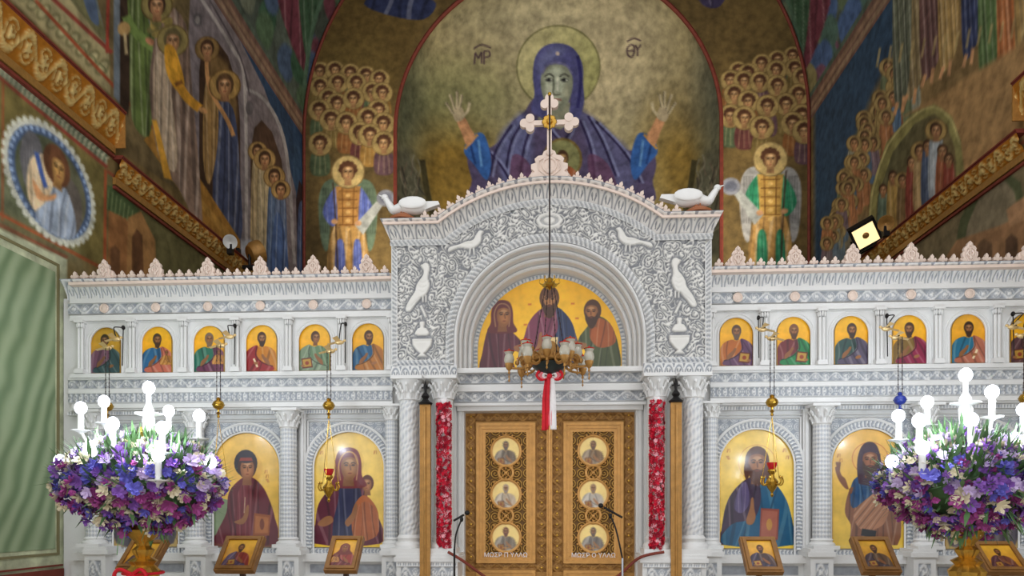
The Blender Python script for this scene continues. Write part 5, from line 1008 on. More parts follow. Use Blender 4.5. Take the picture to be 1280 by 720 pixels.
# ================================================================== ROYAL DOORS
def disc(name, x, z, r, y, paint, parent, nr=16, na=40, mat='icon_paint'):
    rr_ = np.linspace(0.02, 1, nr) * r; a = np.linspace(0, 2 * PI, na, endpoint=False); A_, R_ = np.meshgrid(a, rr_); P = np.stack([(R_ * np.cos(A_)).ravel(), (R_ * np.sin(A_)).ravel()], 1)
    cv = Canvas(P, (250, 216, 130), r * .1); paint(cv, r); V = np.stack([P[:, 0] + x, np.full(len(P), y), P[:, 1] + z], 1); return grid_mesh(name, V, na, nr, mat, parent, col=cv.c, close_u=True, flip=False)
def text_mesh(name, body, size, loc, mat, parent, depth=.003):
    cu = bpy.data.curves.new('letters', 'FONT'); cu.body = body; cu.size = size; cu.align_x = 'CENTER'; cu.extrude = depth; cu.resolution_u = 3
    t = bpy.data.objects.new('letters', cu); C.objects.link(t); bpy.context.view_layer.update(); dg = bpy.context.evaluated_depsgraph_get(); me = bpy.data.meshes.new_from_object(t.evaluated_get(dg)); bpy.data.objects.remove(t)
    return link(name, me, mat, parent, loc, (PI / 2, 0, 0))
yd_ = .12
def door_leaf(q, label, txt):
    root = thing('royal_door', label, 'door', (0, yd_, 0), 0, 'leaves of the central double door'); kk = K(yd_ - .03)
    X = lambda x: q * x * kk; Z = lambda z: CZ + (z - CZ) * kk
    def bx(g, x0, x1, z0, z1, y0, y1=.03, mi=0): g.box(min(X(x0), X(x1)), max(X(x0), X(x1)), y0, y1, Z(z0), Z(z1), mi)
    g = MB(); bx(g, .012, 1.07, -1.2, 2.93, 0, .05); g.build('leaf', 'old_gold', root, smooth=False)
    # inlaid border of studs and small scrolls
    for (x0, x1, z0, z1) in ((.03, .16, .9, 2.86), (.93, 1.05, .9, 2.86)):
        a = [(X(x0), Z(z0)), (X(x0), Z(z1))]; b = [(X(x1), Z(z0)), (X(x1), Z(z1))]
        if q < 0: a, b = b, a
        sweep2('border_inlay', b, a, [(0, .004), (1, .004)], 0, p_vine(.11), .008, root, 'gilt', ground=(128, 88, 38), top=(166, 122, 60), res=.01).data.materials[0] = MATS['gilt_carved']
    for z0, z1 in ((2.79, 2.89), (.93, 1.01)):
        sweep2('border_inlay', [(min(X(.16), X(.93)), Z(z0)), (max(X(.16), X(.93)), Z(z0))], [(min(X(.16), X(.93)), Z(z1)), (max(X(.16), X(.93)), Z(z1))], [(0, .004), (1, .004)], 0, p_vine(.11), .008, root, 'gilt', ground=(128, 88, 38), top=(166, 122, 60), res=.01).data.materials[0] = MATS['gilt_carved']
    g = MB()
    for i in range(15):
        for x in (.095, .985): g.ellipsoid((X(x), -.014, Z(.95 + .136 * i)), (.016, .012, .016), 8, 5)
    g.build('studs', 'gold', root)
    # gilded frame, mitred steps
    g = MB()
    for d0, d1, yy in ((0, .035, -.05), (.035, .075, -.035), (.075, .115, -.02)):
        xa, xb, za, zb = .175 + d0, .915 - d0, 1.01 + d0, 2.765 - d0; w = d1 - d0
        bx(g, xa, xa + w, za + w, zb - w, yy); bx(g, xb - w, xb, za + w, zb - w, yy); bx(g, xa, xb, za, za + w, yy); bx(g, xa, xb, zb - w, zb, yy)
    for d0, d1, yy in ((0, .035, -.05), (.035, .08, -.03)):
        xa, xb, za, zb = .175 + d0, .915 - d0, -.9 + d0, .925 - d0; w = d1 - d0
        bx(g, xa, xa + w, za + w, zb - w, yy); bx(g, xb - w, xb, za + w, zb - w, yy); bx(g, xa, xb, za, za + w, yy); bx(g, xa, xb, zb - w, zb, yy)
    bx(g, 0.0 if q > 0 else 0, .03, -1.2, 2.93, -.045)
    g.build('frame', 'gilt_frame', root, smooth=False)
    if q > 0: g = MB(); g.box(-.035, .035, -.075, -.02, 0, Z(2.9)); g.tube([(0, -.08, .1), (0, -.08, Z(2.88))], .014, 8); g.build('centre_stile', 'gilt_frame', root, smooth=False)
    # pierced scroll panel
    xa, xb, za, zb = .285, .805, 1.12, 2.655; n, m = 120, 350; xs_ = np.linspace(xa, xb, n); zs_ = np.linspace(za, zb, m); XX, ZZ = np.meshgrid(xs_, zs_); XX = XX.ravel(); ZZ = ZZ.ravel()
    cu = (XX - .545); cz_ = (ZZ - za) / .135; r = np.hypot((cu / .135 + .5) % 1 - .5, (cz_ % 1) - .5); th_ = np.arctan2((cz_ % 1) - .5, (cu / .135 + .5) % 1 - .5)
    h = np.clip(np.exp(-((((r * 4.2 + th_ / (2 * PI) * np.where(cu > 0, 1, -1)) % 1) - .5) / .2) ** 2) * (r < .56) * 1.2, 0, 1)
    for zm in (2.41, 1.87, 1.33): h *= (np.hypot(cu, ZZ - zm) > .2)
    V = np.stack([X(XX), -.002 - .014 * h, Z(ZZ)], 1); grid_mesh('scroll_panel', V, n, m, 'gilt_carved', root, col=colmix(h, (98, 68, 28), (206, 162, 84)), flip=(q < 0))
    C3 = [((120, 104, 84), (96, 84, 74)), ((196, 176, 150), (168, 150, 132)), ((128, 116, 100), (110, 60, 44))]
    for i, (zm, (rb, hr)) in enumerate(zip((2.41, 1.87, 1.33), C3 if q < 0 else [((134, 104, 70), (100, 70, 50)), ((190, 180, 166), (150, 120, 90)), ((120, 112, 104), (96, 84, 76))])):
        def pm(cv, r):
            cv.ell(0, 0, 2 * r, 2 * r, (255, 224, 140)); bust(cv, 0, -r * 1.0, r * 1.72, rb, mixc(rb, (240, 235, 220), .35), skin=(186, 134, 88), hair=hr, beard=mixc(hr, (120, 110, 100), .3), item='book', seed=i + 60)
            m_ = np.hypot(cv.P[:, 0], cv.P[:, 1]) > r * .93; cv.c[m_] = (224, 176, 96)
        d = disc('medallion', X(.545), Z(zm), .185, -.026, pm, root)
        g = MB(); g.torus((X(.545), -.03, Z(zm)), .19, .014, 'y', 40, 8); g.prism([(X(.545) + .19 * math.cos(2 * PI * k / 36), Z(zm) + .19 * math.sin(2 * PI * k / 36)) for k in range(36)], -.022, -.002)
        for k in range(16): a = 2 * PI * k / 16; g.ellipsoid((X(.545) + .213 * math.cos(a), -.022, Z(zm) + .213 * math.sin(a)), (.014, .01, .014), 6, 5)
        g.build('rim', 'gilt_frame', d)
    for zm in (2.14, 1.60):
        g = MB(); g.torus((X(.545), -.025, Z(zm)), .092, .018, 'y', 30, 8)
        for k in range(4): a = PI / 2 * k + PI / 4; g.tube([(X(.545), -.022, Z(zm)), (X(.545) + .085 * math.cos(a), -.022, Z(zm) + .085 * math.sin(a))], .009, 6)
        g.ellipsoid((X(.545), -.024, Z(zm)), (.022, .014, .022), 8, 6); g.build('ring', 'gilt_frame', root)
    for zm in (2.62, 1.2):
        g = MB(); g.tube([(X(.545), -.02, Z(zm) - .05), (X(.545), -.02, Z(zm) + .04)], .008, 6); g.tube([(X(.5), -.02, Z(zm)), (X(.59), -.02, Z(zm))], .008, 6); g.build('small_cross', 'gilt_frame', root)
    text_mesh('inscription', txt, .078, (X(.545), -.055, Z(1.088)), 'white_cloth', root)
    # lower solid panel
    g = MB(); bx(g, .25, .84, -.85, .85, -.012); g.build('lower_panel', 'old_gold', root, smooth=False)
    return root
material('gilt_frame', (204, 152, 84), 0.33, 0.3, noise=0.12, nscale=14, bump=0.15, bscale=50)
door_leaf(-1, 'left carved gilded door leaf with three round saint medallions', 'ΜΩΣΡ Π ΥΛΛΩ'); door_leaf(1, 'right carved gilded door leaf with three round saint medallions and sparkling scrollwork', 'ΜΩΣΡ Ο ΥΛΛΩ')
# ================================================================== GARLANDS, BANNER POLES, ROPES
def small_flower(r, mat, mat2='petal_pink', k=6):
    g = MB()
    for i in range(k):
        a = 2 * PI * i / k; c, s_ = math.cos(a), math.sin(a)
        g.add([(0, 0, 0), (r * .6 * c - r * .35 * s_, -r * .25, r * .6 * s_ + r * .35 * c), (r * c, -r * .4, r * s_), (r * .6 * c + r * .35 * s_, -r * .25, r * .6 * s_ - r * .35 * c)], [(0, 1, 2, 3)])
    for i in range(k):
        a = 2 * PI * (i + .5) / k; c, s_ = math.cos(a) * .6, math.sin(a) * .6
        g.add([(0, -r * .1, 0), (r * .6 * c - r * .3 * s_, -r * .5, r * .6 * s_ + r * .3 * c), (r * c, -r * .7, r * s_), (r * .6 * c + r * .3 * s_, -r * .5, r * .6 * s_ - r * .3 * c)], [(0, 1, 2, 3)])
    o = g.build('flower', mat, None, smooth=True); return o
for q, lab in ((-1, 'long hanging garland of red and pink flowers on the column left of the doors'), (1, 'long hanging garland of red and pink flowers on the column right of the doors')):
    xg = cx(q * 1.325, -.44); root = thing('flower_garland', lab, 'garland', (xg, -.44, 0), 0, 'red flower garlands'); zt, zb = cz(3.02, -.44), cz(1.20, -.44)
    g = MB(); g.tube([(0, .01, zt + .05), (0, .01, zb)], .045, 8); g.build('stem_core', 'white_cloth', root)
    protos = [small_flower(.028, m) for m in ('petal_red', 'petal_dark_red', 'petal_pink', 'petal_red')]; rr = random.Random(17 + q); pts = []
    for i in range(900):
        a = rr.uniform(-1.5, 1.5); z = zt + (zb - zt) * rr.random(); off = .03 * math.sin(z * 9) if q < 0 else 0; pts.append((.062 * math.sin(a) * 1.3 + (off if False else 0), -.055 * math.cos(a), z, a))
    wts = [0, 0, 1, 1, 0, 3, 2]
    for i, (x, yy, z, a) in enumerate(pts[:95]):
        p = protos[rr.choice(wts)]; o = bpy.data.objects.new('flower', p.data); C.objects.link(o); o.parent = root; o.location = (x, yy - .012, z); o.rotation_euler = (rr.uniform(-.4, .4), rr.uniform(0, 6), a)
    g = MB()
    for (x, yy, z, a) in pts[95:]:
        mi = rr.choice([0, 0, 0, 1, 1, 2]); ca_, sa = math.cos(a), math.sin(a)
        r = .024; ph_ = rr.random() * 6
        for k in range(5):
            b = 2 * PI * k / 5 + ph_; lx, lz = math.cos(b), math.sin(b); qx, qz = -lz * .4, lx * .4
            loc = [(0, 0, 0), (r * (.6 * lx + qx), -r * .3, r * (.6 * lz + qz)), (r * lx, -r * .5, r * lz), (r * (.6 * lx - qx), -r * .3, r * (.6 * lz - qz))]
            g.add([(x + u * ca_ - v * sa, yy + u * sa + v * ca_, z + w_) for u, v, w_ in loc], [(0, 1, 2, 3)], mi)
    o = g.build('small_flowers', ['petal_red', 'petal_dark_red', 'petal_pink'], root, smooth=False); o['kind'] = 'stuff'
    for p in protos: bpy.data.objects.remove(p)
    # gilded post with black finial between the columns
    xp = cx(q * 1.56, -.5); root = thing('banner_post', 'tall narrow gilded post with black finial %s of the doors' % ('left' if q < 0 else 'right'), 'post', (xp, -.5, 0), 0, 'gilded posts beside the doors'); zt = cz(3.0, -.5)
    g = MB(); g.box(-.05, .05, -.03, .03, .3, zt); g.box(-.062, -.05, -.035, .035, .3, zt); g.box(.05, .062, -.035, .035, .3, zt); g.tube([(0, -.035, .35), (0, -.035, zt - .03)], .014, 8); g.build('shaft', 'old_gold', root, smooth=False)
    g = MB(); g.lathe([(.075, 0), (.085, .02), (.045, .05), (.03, .07), (.05, .1), (.03, .13), (.014, .15), (.02, .2), (.028, .22), (.012, .25), (.0, .3)], (0, 0, zt), 16); g.box(-.045, .045, -.008, .008, zt + .195, zt + .21); g.build('finial', 'iron', root)
    g = MB(); g.lathe([(.16, .18), (.16, .2), (.05, .26), (.05, .3)], (0, 0, 0), 20); g.build('foot', 'iron', root)
    # rope swag
    p0 = onY(560 if q < 0 else 830, 690, -.55); p1 = onY(602 if q < 0 else 775, 718, -.5); pm = onY(577 if q < 0 else 800, 700 if q < 0 else 697, -.56); p2 = onY(640 if q < 0 else 740, 745, -.5)
    g = MB(); g.tube(cr([tuple(p0), tuple(pm), tuple(p1), tuple(p2)], 8, False), .017, 8); o = g.build('rope', 'red_band'); tag(o, 'dark red rope swag hooked to the pedestal %s of the doors' % ('left' if q < 0 else 'right'), 'rope', 'red rope swags')
# ================================================================== MICROPHONES
for i, (hu, hv, bu, bv, label) in enumerate(((584, 641, 567, 651, 'black microphone on a thin stand left of the doors'), (751, 632, 778, 647, 'black microphone on a boom stand in front of the right door leaf'))):
    y = -1.3; a = onY(hu, hv, y); b = onY(bu, bv, y); sb = onY(568 if i == 0 else 778, 700, y); root = thing('microphone_stand', label, 'microphone', (sb[0], y, 0), 0, 'microphones before the doors')
    L = lambda p: (p[0] - sb[0], p[1] - y, p[2]); t = (a - b) / np.linalg.norm(a - b)
    g = MB(); g.tube([L(b), L(a - t * .04)], .012, 10); g.build('body', 'iron', root); g = MB(); g.ellipsoid(L(a), (.028, .026, .026), 12, 8); g.build('head', 'iron', root)
    g = MB(); g.tube([(0, 0, 0.02), (0, 0, sb[2] + .12 if i == 0 else sb[2] + .02)], .011, 10); g.lathe([(.14, 0), (.14, .015), (.02, .03)], (0, 0, 0), 20); g.build('pole', 'iron' if i == 0 else 'silver', root)
    c = L(onY(577, 649, y)) if i == 0 else L(onY(763, 645, y))
    mid = L(onY(570, 668, y)) if i == 0 else L(onY(770, 662, y)); g = MB(); g.tube(cr([c, mid, (0, 0, sb[2] + .1 if i == 0 else sb[2] + .02)], 6, False), .009, 8); g.ellipsoid(c, (.02, .02, .03), 8, 6); g.build('gooseneck', 'iron', root)
# ================================================================== SMALL ICONS ON LECTERNS
def small_icon(ub, ut, vb, vt, wpx, label, robe, mantle, veil=None, gp='small framed icons on lecterns'):
    y0, y1 = -1.35, -1.05; b = onY(ub, vb, y0); t = onY(ut, vt, y1); hh = math.hypot(t[2] - b[2], y1 - y0); tilt = math.atan2(y1 - y0, t[2] - b[2]); w = wpx / 2 * (y0 + 8.5) / 850
    lt = thing('lectern', 'wooden lectern under ' + label.split(',')[0], 'lectern', (b[0], y0 + .22, 0), 0, 'icon lecterns'); 
    g = MB(); g.box(-.025, .025, -.025, .025, .02, b[2] - .04); g.box(-.2, .2, -.15, .15, 0, .03); g.build('post', 'dark_wood', lt, smooth=False)
    g = MB(); g.box(-w * .8, w * .8, -.015, .0, 0, hh * .9); g.box(-w * .8, w * .8, -.09, .0, -.02, .0); o = g.build('rest', 'dark_wood', lt, smooth=False); o.location = (0, -.22 + .075, b[2] - .02); o.rotation_euler = (-tilt, 0, 0)
    root = thing('framed_icon', label, 'icon', (b[0], y0, b[2]), 0, gp); root.rotation_euler = (-tilt, 0, 0)
    g = MB(); f = .055
    for d0, d1, yy in ((0, .02, -.02), (.02, f, -.035)):
        g.box(-w + d0, -w + d1, yy, .05, d1, hh - d1); g.box(w - d1, w - d0, yy, .05, d1, hh - d1); g.box(-w + d0, w - d0, yy, .05, d0, d1); g.box(-w + d0, w - d0, yy, .05, hh - d1, hh - d0)
    g.build('frame', 'wood', root, smooth=False)
    g = MB(); g.box(-w + .01, w - .01, .0, .055, .01, hh - .01); g.build('case', 'dark_wood', root, smooth=False)
    def p(cv, ww, H): gild(cv, ww, H, (226, 172, 56), (196, 130, 40)); bust(cv, 0, 0, H * .86, robe, mantle, skin=(150, 94, 56), hair=(70, 40, 26), beard=None if veil else (60, 40, 28), veil=veil, item='child' if veil else 'book', seed=ub)
    o = arch_panel('painting', 0, 0, w - f, hh - 2 * f, 0, GOLD, p, root, n=44, rect=True, thick=.012); o.location = (0, 0, f)
small_icon(292, 303, 714, 671, 52, 'small wood framed icon of a red robed figure, below the maroon beardless figure', (130, 44, 40), (80, 60, 90)); small_icon(425, 431, 714, 671, 42, 'small wood framed icon of a woman and child, below the large veiled woman icon', (140, 50, 40), (110, 40, 40), (110, 46, 40)); small_icon(168, 180, 712, 676, 50, 'small wood framed icon half hidden behind the left gold candelabrum stem', (120, 60, 40), (90, 60, 60))
small_icon(957, 951, 716, 672, 44, 'small wood framed icon of a dark robed figure, below the deep blue mantled icon', (70, 50, 50), (60, 50, 70)); small_icon(1103, 1093, 716, 672, 46, 'small wood framed icon of a brown figure, below the long haired man icon', (96, 70, 50), (70, 56, 66)); small_icon(1262, 1247, 716, 678, 50, 'small wood framed icon half hidden behind the right gold candelabrum stem', (110, 60, 50), (90, 50, 60))
# ================================================================== HANGING OIL LAMPS
def chain(g, a, b, r=.006, step=.05): g.tube([a, b], r * .6, 6); n = max(2, int(np.linalg.norm(np.array(b) - np.array(a)) / step)); [g.ellipsoid(tuple(np.array(a) + (np.array(b) - np.array(a)) * (k + .5) / n), (r * 1.1, r * 1.1, r * 2.4), 5, 4) for k in range(n)]
def hanging_lamp(u, vb, dove, full, label, ballmat='brass', hidden=False):
    y = -.55; B = onY(u, vb, y); O = B.copy(); root = thing('hanging_oil_lamp', label, 'oil lamp', (O[0], y, 0), 0, 'oil lamps hung before the screen')
    L = lambda p: (p[0] - O[0], p[1] - y, p[2]); D = L(onY(dove[0], dove[1], y + .1)); D2 = L(onY(dove[0] - 11 if u < 640 else dove[0] + 12, dove[1] + 11, y + .05)); z4 = cz(4.1, -.15); zk = L(onY(u + (22 if u < 640 else -18), 395, -.1))
    g = MB(); top = (zk[0], .42, z4 - .06); g.tube(cr([top, (zk[0], .25, z4 - .1), (zk[0] + (D[0] - zk[0]) * .5, .15, D[2] + .12), (D[0], .1, D[2] + .02)], 6, False), .007, 8); g.tube([top, (zk[0], .40, z4 - .55)], .006, 8); g.ellipsoid(top, (.02, .03, .03), 8, 6); g.build('bracket', 'iron', root)
    s = 1 if u < 640 else -1
    g = MB()
    for (dx, dy, dz) in (D, D2):
        g.ellipsoid((dx, dy - .0, dz), (.06, .026, .028), 10, 7); g.ellipsoid((dx + s * .065, dy, dz + .02), (.02, .017, .017), 8, 6); g.add([(dx - s * .04, dy - .012, dz + .01), (dx - s * .14, dy - .02, dz - .02), (dx - s * .14, dy + .02, dz - .03), (dx - s * .04, dy + .012, dz - .01)], [(0, 1, 2, 3)])
        g.add([(dx + .03, dy - .02, dz + .01), (dx - s * .0, dy - .08, dz + .06), (dx - s * .07, dy - .06, dz + .04), (dx - .03, dy - .02, dz)], [(0, 1, 2, 3)])
    g.build('doves', 'pale_gold', root)
    b = L(B); g = MB(); chain(g, (b[0] - .02, 0, D2[2] - .01), (b[0] - .02, 0, b[2] + .05)); chain(g, (b[0] + .025, 0, D2[2]), (b[0] + .025, 0, b[2] + .05)); g.build('chain', 'cord', root)
    g = MB(); g.ellipsoid((0, 0, b[2]), (.068, .068, .06), 18, 12); g.lathe([(.07, -.006), (.074, 0), (.07, .006)], (0, 0, b[2]), 20); g.lathe([(.02, .055), (.03, .07), (.012, .09)], (0, 0, b[2]), 12); g.lathe([(.0, -.16), (.02, -.15), (.012, -.12), (.028, -.1), (.012, -.085), (.016, -.055)], (0, 0, b[2]), 12); g.build('counterweight', ballmat, root)
    c = L(full) if full is not None else (0, 0, b[2] - .98); zc = c[2]; g = MB()
    g.lathe([(0, -.2), (.012, -.19), (.02, -.17), (.01, -.15), (.03, -.12), (.05, -.09), (.065, -.05), (.07, -.02), (.05, .01), (.03, .03), (.022, .06), (.035, .08), (.05, .1), (.045, .12), (.03, .125)], (0, 0, zc), 20)
    for k in range(6):
        a = 2 * PI * k / 6; ca_, sa = math.cos(a), math.sin(a); g.tube(cr([(.06 * ca_, .06 * sa, zc - .04), (.1 * ca_, .1 * sa, zc - .06), (.125 * ca_, .125 * sa, zc - .02), (.115 * ca_, .115 * sa, zc + .02)], 4, False), .009, 6); g.ellipsoid((.118 * ca_, .118 * sa, zc + .03), (.014, .014, .02), 6, 5)
    g.build('lamp_body', 'brass', root)
    g = MB(); g.lathe([(.03, .12), (.04, .13), (.055, .17), (.06, .2), (.05, .2), (.045, .17), (.03, .14)], (0, 0, zc), 18); g.build('glass_cup', 'red_glass', root)
    g = MB()
    for k in range(3): a = 2 * PI * k / 3 + .5; g.tube([(.11 * math.cos(a), .11 * math.sin(a), zc + .02), (.0, 0, b[2] - .16)], .0035, 5)
    g.build('suspension_chains', 'brass', root)
hanging_lamp(411, 507, (424, 428), onY(411, 607, -.55), 'gold oil lamp with red cup hanging before the large veiled woman icon'); hanging_lamp(965, 503, (953, 412), onY(965, 600, -.55), 'gold oil lamp with red cup hanging before the deep blue mantled icon')
hanging_lamp(273, 506, (287, 421), None, 'oil lamp with brass counterweight ball between left candelabrum and icon', 'brass'); hanging_lamp(1125, 500, (1108, 411), None, 'oil lamp with dark blue glass counterweight ball near right candelabrum', 'blue_glass') 
hanging_lamp(134, 508, (145, 424), None, 'oil lamp at the far left end, hung behind the left candelabrum bulbs'); hanging_lamp(1282, 498, (1266, 409), None, 'oil lamp at the far right edge, dove hanging before the last small icon')
# ================================================================== CENTRAL CHANDELIER
yc = -.95; cc = onY(687, 452, yc); root = thing('chandelier', 'round gold chandelier with pale glass oil cups hanging before the central arch', 'chandelier', (cc[0], yc, cc[2]))
k1 = (yc + 8.5) / 850
g = MB(); g.lathe([(0, -.16), (.05, -.155), (.12, -.12), (.19, -.06), (.2, -.03), (.17, -.02)], (0, 0, 0), 28); g.build('bowl', 'dark_bowl', root)
g = MB(); g.lathe([(.17, -.02), (.215, 0), (.215, .03), (.18, .05), (.13, .09), (.1, .16), (.07, .2), (.05, .22), (.0, .23)], (0, 0, 0), 28, mod=lambda a, j: 1 + .05 * math.cos(12 * a))
for k in range(24):
    a = 2 * PI * k / 24; g.ellipsoid((.2 * math.cos(a), .2 * math.sin(a), .035), (.02, .02, .03), 6, 5)
g.build('crown_body', 'old_gold', root)
cups = [(2 * PI * k / 14 + .13, .45 if k % 2 else .31, -.0 if k % 2 else .09) for k in range(14)]
cup_proto = None
for a, R, dz in cups:
    ca_, sa = math.cos(a), math.sin(a)
    g = MB(); g.tube(cr([(.18 * ca_, .18 * sa, .0), (.26 * ca_, .26 * sa, -.07), (R * .92 * ca_, R * .92 * sa, -.08 + dz), (R * ca_, R * sa, -.04 + dz)], 6, False), .013, 8); g.tube(cr([(.2 * ca_, .2 * sa, .03), (R * .7 * ca_, R * .7 * sa, .05 + dz), (R * .8 * ca_, R * .8 * sa, -.02 + dz)], 6, False), .009, 6)
    g.lathe([(.0, -.15), (.015, -.14), (.01, -.11), (.03, -.09), (.045, -.05), (.05, -.03)], (R * ca_, R * sa, dz), 12); g.torus((R * .62 * ca_, R * .62 * sa, dz * .6 - .02), .04, .009, 'y', 14, 6); g.ellipsoid((R * .8 * ca_, R * .8 * sa, dz - .02), (.025, .025, .03), 6, 5); g.lathe([(0, -.24), (.012, -.22), (.004, -.2), (.01, -.18), (.004, -.15)], (R * ca_, R * sa, dz), 8); g.build('arm', 'old_gold', root)
    g = MB(); g.lathe([(.025, -.05), (.045, -.03), (.058, .01), (.05, .05), (.04, .07), (.056, .105), (.05, .105), (.036, .07), (.0, .06)], (R * ca_, R * sa, dz), 16); c = g.build('glass_cup', 'milk_glass', root)
    g = MB(); g.lathe([(.054, .098), (.06, .106), (.052, .11)], (R * ca_, R * sa, dz), 16); g.lathe([(.016, .06), (.018, .12), (.0, .14)], (R * ca_, R * sa, dz), 8); g.build('rim', 'red_glass', c)
zt = (452 - 356) * k1; g = MB()
for k in range(4):
    a = 2 * PI * k / 4 + .4; chain(g, (.2 * math.cos(a), .2 * math.sin(a), .04), (.05 * math.cos(a), .05 * math.sin(a), zt - .03), .007, .06)
g.build('chains', 'cord', root)
g = MB(); g.lathe([(.0, -.06), (.02, -.05), (.07, -.02), (.08, 0), (.06, .015), (.03, .04), (.04, .06), (.0, .09)], (0, 0, zt), 16, mod=lambda a, j: 1 + .12 * math.cos(6 * a))
for k in range(6):
    a = 2 * PI * k / 6; g.tube(cr([(.06 * math.cos(a), .06 * math.sin(a), zt), (.11 * math.cos(a), .11 * math.sin(a), zt + .02), (.1 * math.cos(a), .1 * math.sin(a), zt + .07)], 4, False), .008, 6)
g.build('canopy', 'brass', root)
zhook = (zx) - cc[2]; g = MB(); g.tube([(0, 0, zt + .05), (0, 0, zhook)], .009, 8); g.build('cord', 'cord', root)
g = MB(); g.tube([(0, .0, zhook), (0, -yc + yx - .05 , zhook)], .012, 8); g.ellipsoid((0, 0, zhook), (.022, .022, .022), 10, 8); g.build('hook_arm', 'brass', root)
# ribbon
rt = thing('ribbon', 'red and white ribbon bow with long tails tied under the chandelier', 'ribbon', (cc[0], yc, 0)); zr = cc[2] - .17
def ribbon_strip(pts, w, name, mat, parent, tw=0):
    g = MB(); P = cr(pts, 6, False); n = len(P); v = []
    for i, p in enumerate(P): d = np.array([math.cos(tw * i / n), math.sin(tw * i / n) * .6, 0]) * w / 2; v += [p - d, p + d]
    g.add(v, [(2 * i, 2 * i + 1, 2 * i + 3, 2 * i + 2) for i in range(n - 1)]); o = g.build(name, mat, parent); m = o.modifiers.new('s', 'SOLIDIFY'); m.thickness = .004; return o
for i, (dx, w, mat, l, tw) in enumerate(((-.05, .06, 'red_cloth', 67, .3), (.0, .05, 'pink_cloth', 61, -.5), (.035, .07, 'white_cloth', 66, .2), (-.02, .04, 'red_cloth', 66, 1.0))):
    ribbon_strip([(dx * .4, -.02 * i, zr), (dx, -.02 - .01 * i, zr - l * k1 * .4), (dx * 1.1, -.03, zr - l * k1 * .75), (dx * 1.2, -.02, zr - l * k1)], w, 'tail', mat, rt, tw)
for s_ in (-1, 1):
    for r_, mat in ((.07, 'red_cloth'), (.05, 'pink_cloth'), (.035, 'white_cloth')):
        g = MB(); g.tube(cr([(0, -.03, zr), (s_ * r_ * 1.2, -.05, zr + r_), (s_ * r_ * 2.0, -.04, zr + r_ * .2), (s_ * r_ * 1.3, -.03, zr - r_ * .5), (0, -.03, zr)], 6, False), .016, 8); g.build('loop', mat, rt)
g = MB(); g.ellipsoid((0, -.06, zr), (.03, .025, .03), 12, 8); g.build('knot', 'red_cloth', rt)
# ================================================================== STATUE DOVES ON THE SHOULDERS
for q, (u, v), lab in ((-1, (512, 260), 'white dove statue with raised wing on the left shoulder of the arch'), (1, (864, 250), 'white dove statue with raised wing on the right shoulder of the arch')):
    y = -.2; p = onY(u, v, y); root = thing('dove_statue', lab, 'statue', (p[0], y, p[2]), 0, 'dove statues on the arch'); zb = cz(5.31, y) - p[2]
    g = MB(); f = lambda a, b, c: (q * a, b, c)
    g.ellipsoid((-q * .04, 0, 0), (.20, .085, .085), 18, 12); g.tube(cr([f(.10, 0, .0), f(.2, 0, -.02), f(.26, 0, .06), f(.30, 0, .12)], 6, False), [.07, .068, .066, .062, .06, .058, .055, .052, .05, .047, .045, .043, .042, .041, .04, .038, .036, .034, .03][:19], 12)
    g.ellipsoid(f(.31, 0, .14), (.045, .035, .038), 12, 8); g.tube([f(.34, 0, .15), f(.39, 0, .17)], [.014, .003], 6)
    g.prism([f(-.14, 0, .06)[::2], f(-.36, 0, .06)[::2], f(-.38, 0, .02)[::2], f(-.16, 0, -.05)[::2]] if q > 0 else [f(-.16, 0, -.05)[::2], f(-.38, 0, .02)[::2], f(-.36, 0, .06)[::2], f(-.14, 0, .06)[::2]], -.04, .04)
    g.build('body', 'white_enamel', root)
    for s_ in (-1, 1):
        g = MB(); g.ellipsoid((-q * .05, s_ * .085, .03), (.17, .02, .075), 14, 8); g.build('wing', 'white_enamel', root)
    g = MB(); g.tube([f(.1, .03, -.05), f(.1, .03, zb + .08)], .01, 6); g.tube([f(.1, -.03, -.05), f(.1, -.03, zb + .08)], .01, 6); g.lathe([(.17, 0), (.17, .03), (.13, .05), (.1, .075)], (q * .08, 0, zb), 16); g.lathe([(.05, .07), (.03, .12)], (q * .06, 0, zb), 10); g.build('stand', 'terracotta', root)
# ================================================================== FLOODLIGHTS ON THE GALLERY CORNICES
def aim(o, tgt):
    d = np.array(tgt, float) - np.array(o.location); o.rotation_euler = (0, 0, 0); import mathutils; o.rotation_mode = 'QUATERNION'; o.rotation_quaternion = mathutils.Vector(d.tolist()).to_track_quat('-Z', 'Y')
p = onX(312, 318, -6.02); root = thing('floodlight', 'round brass floodlight on the left gallery cornice', 'floodlight', tuple(p))
g = MB(); g.lathe([(.0, -.02), (.16, 0), (.22, .08), (.24, .18), (.24, .24), (.21, .24), (.19, .12), (.0, .1)], (0, 0, 0), 24); b = g.build('housing', 'old_gold', root); b.rotation_euler = (math.radians(-65), 0, math.radians(-45)); b.location = (.0, 0, .0)
g = MB(); g.tube([(.0, 0, -.25), (0, 0, 0)], .03, 8); g.box(-.12, .12, -.08, .08, -.3, -.24); g.box(-.26, -.2, -.05, .05, -.2, .12); g.build('yoke', 'iron', root)
p2 = onX(288, 301, -6.05); r2 = thing('floodlight', 'small pale spot lamp beside the round brass floodlight', 'floodlight', tuple(p2)); g = MB(); g.lathe([(.0, -.1), (.08, -.08), (.12, .0), (.13, .12), (.11, .12), (.0, .06)], (0, 0, 0), 16); b = g.build('housing', 'white_enamel', r2); b.rotation_euler = (math.radians(120), 0, .4); g = MB(); g.box(-.05, .05, -.05, .05, -.26, -.08); g.build('foot', 'iron', r2, smooth=False)
p3 = onX(1082, 294, 6.06); r3 = thing('floodlight', 'square black floodlight with pale face on the right gallery cornice', 'floodlight', tuple(p3)); r3.rotation_euler = (math.radians(35), math.radians(-22), math.radians(-30))
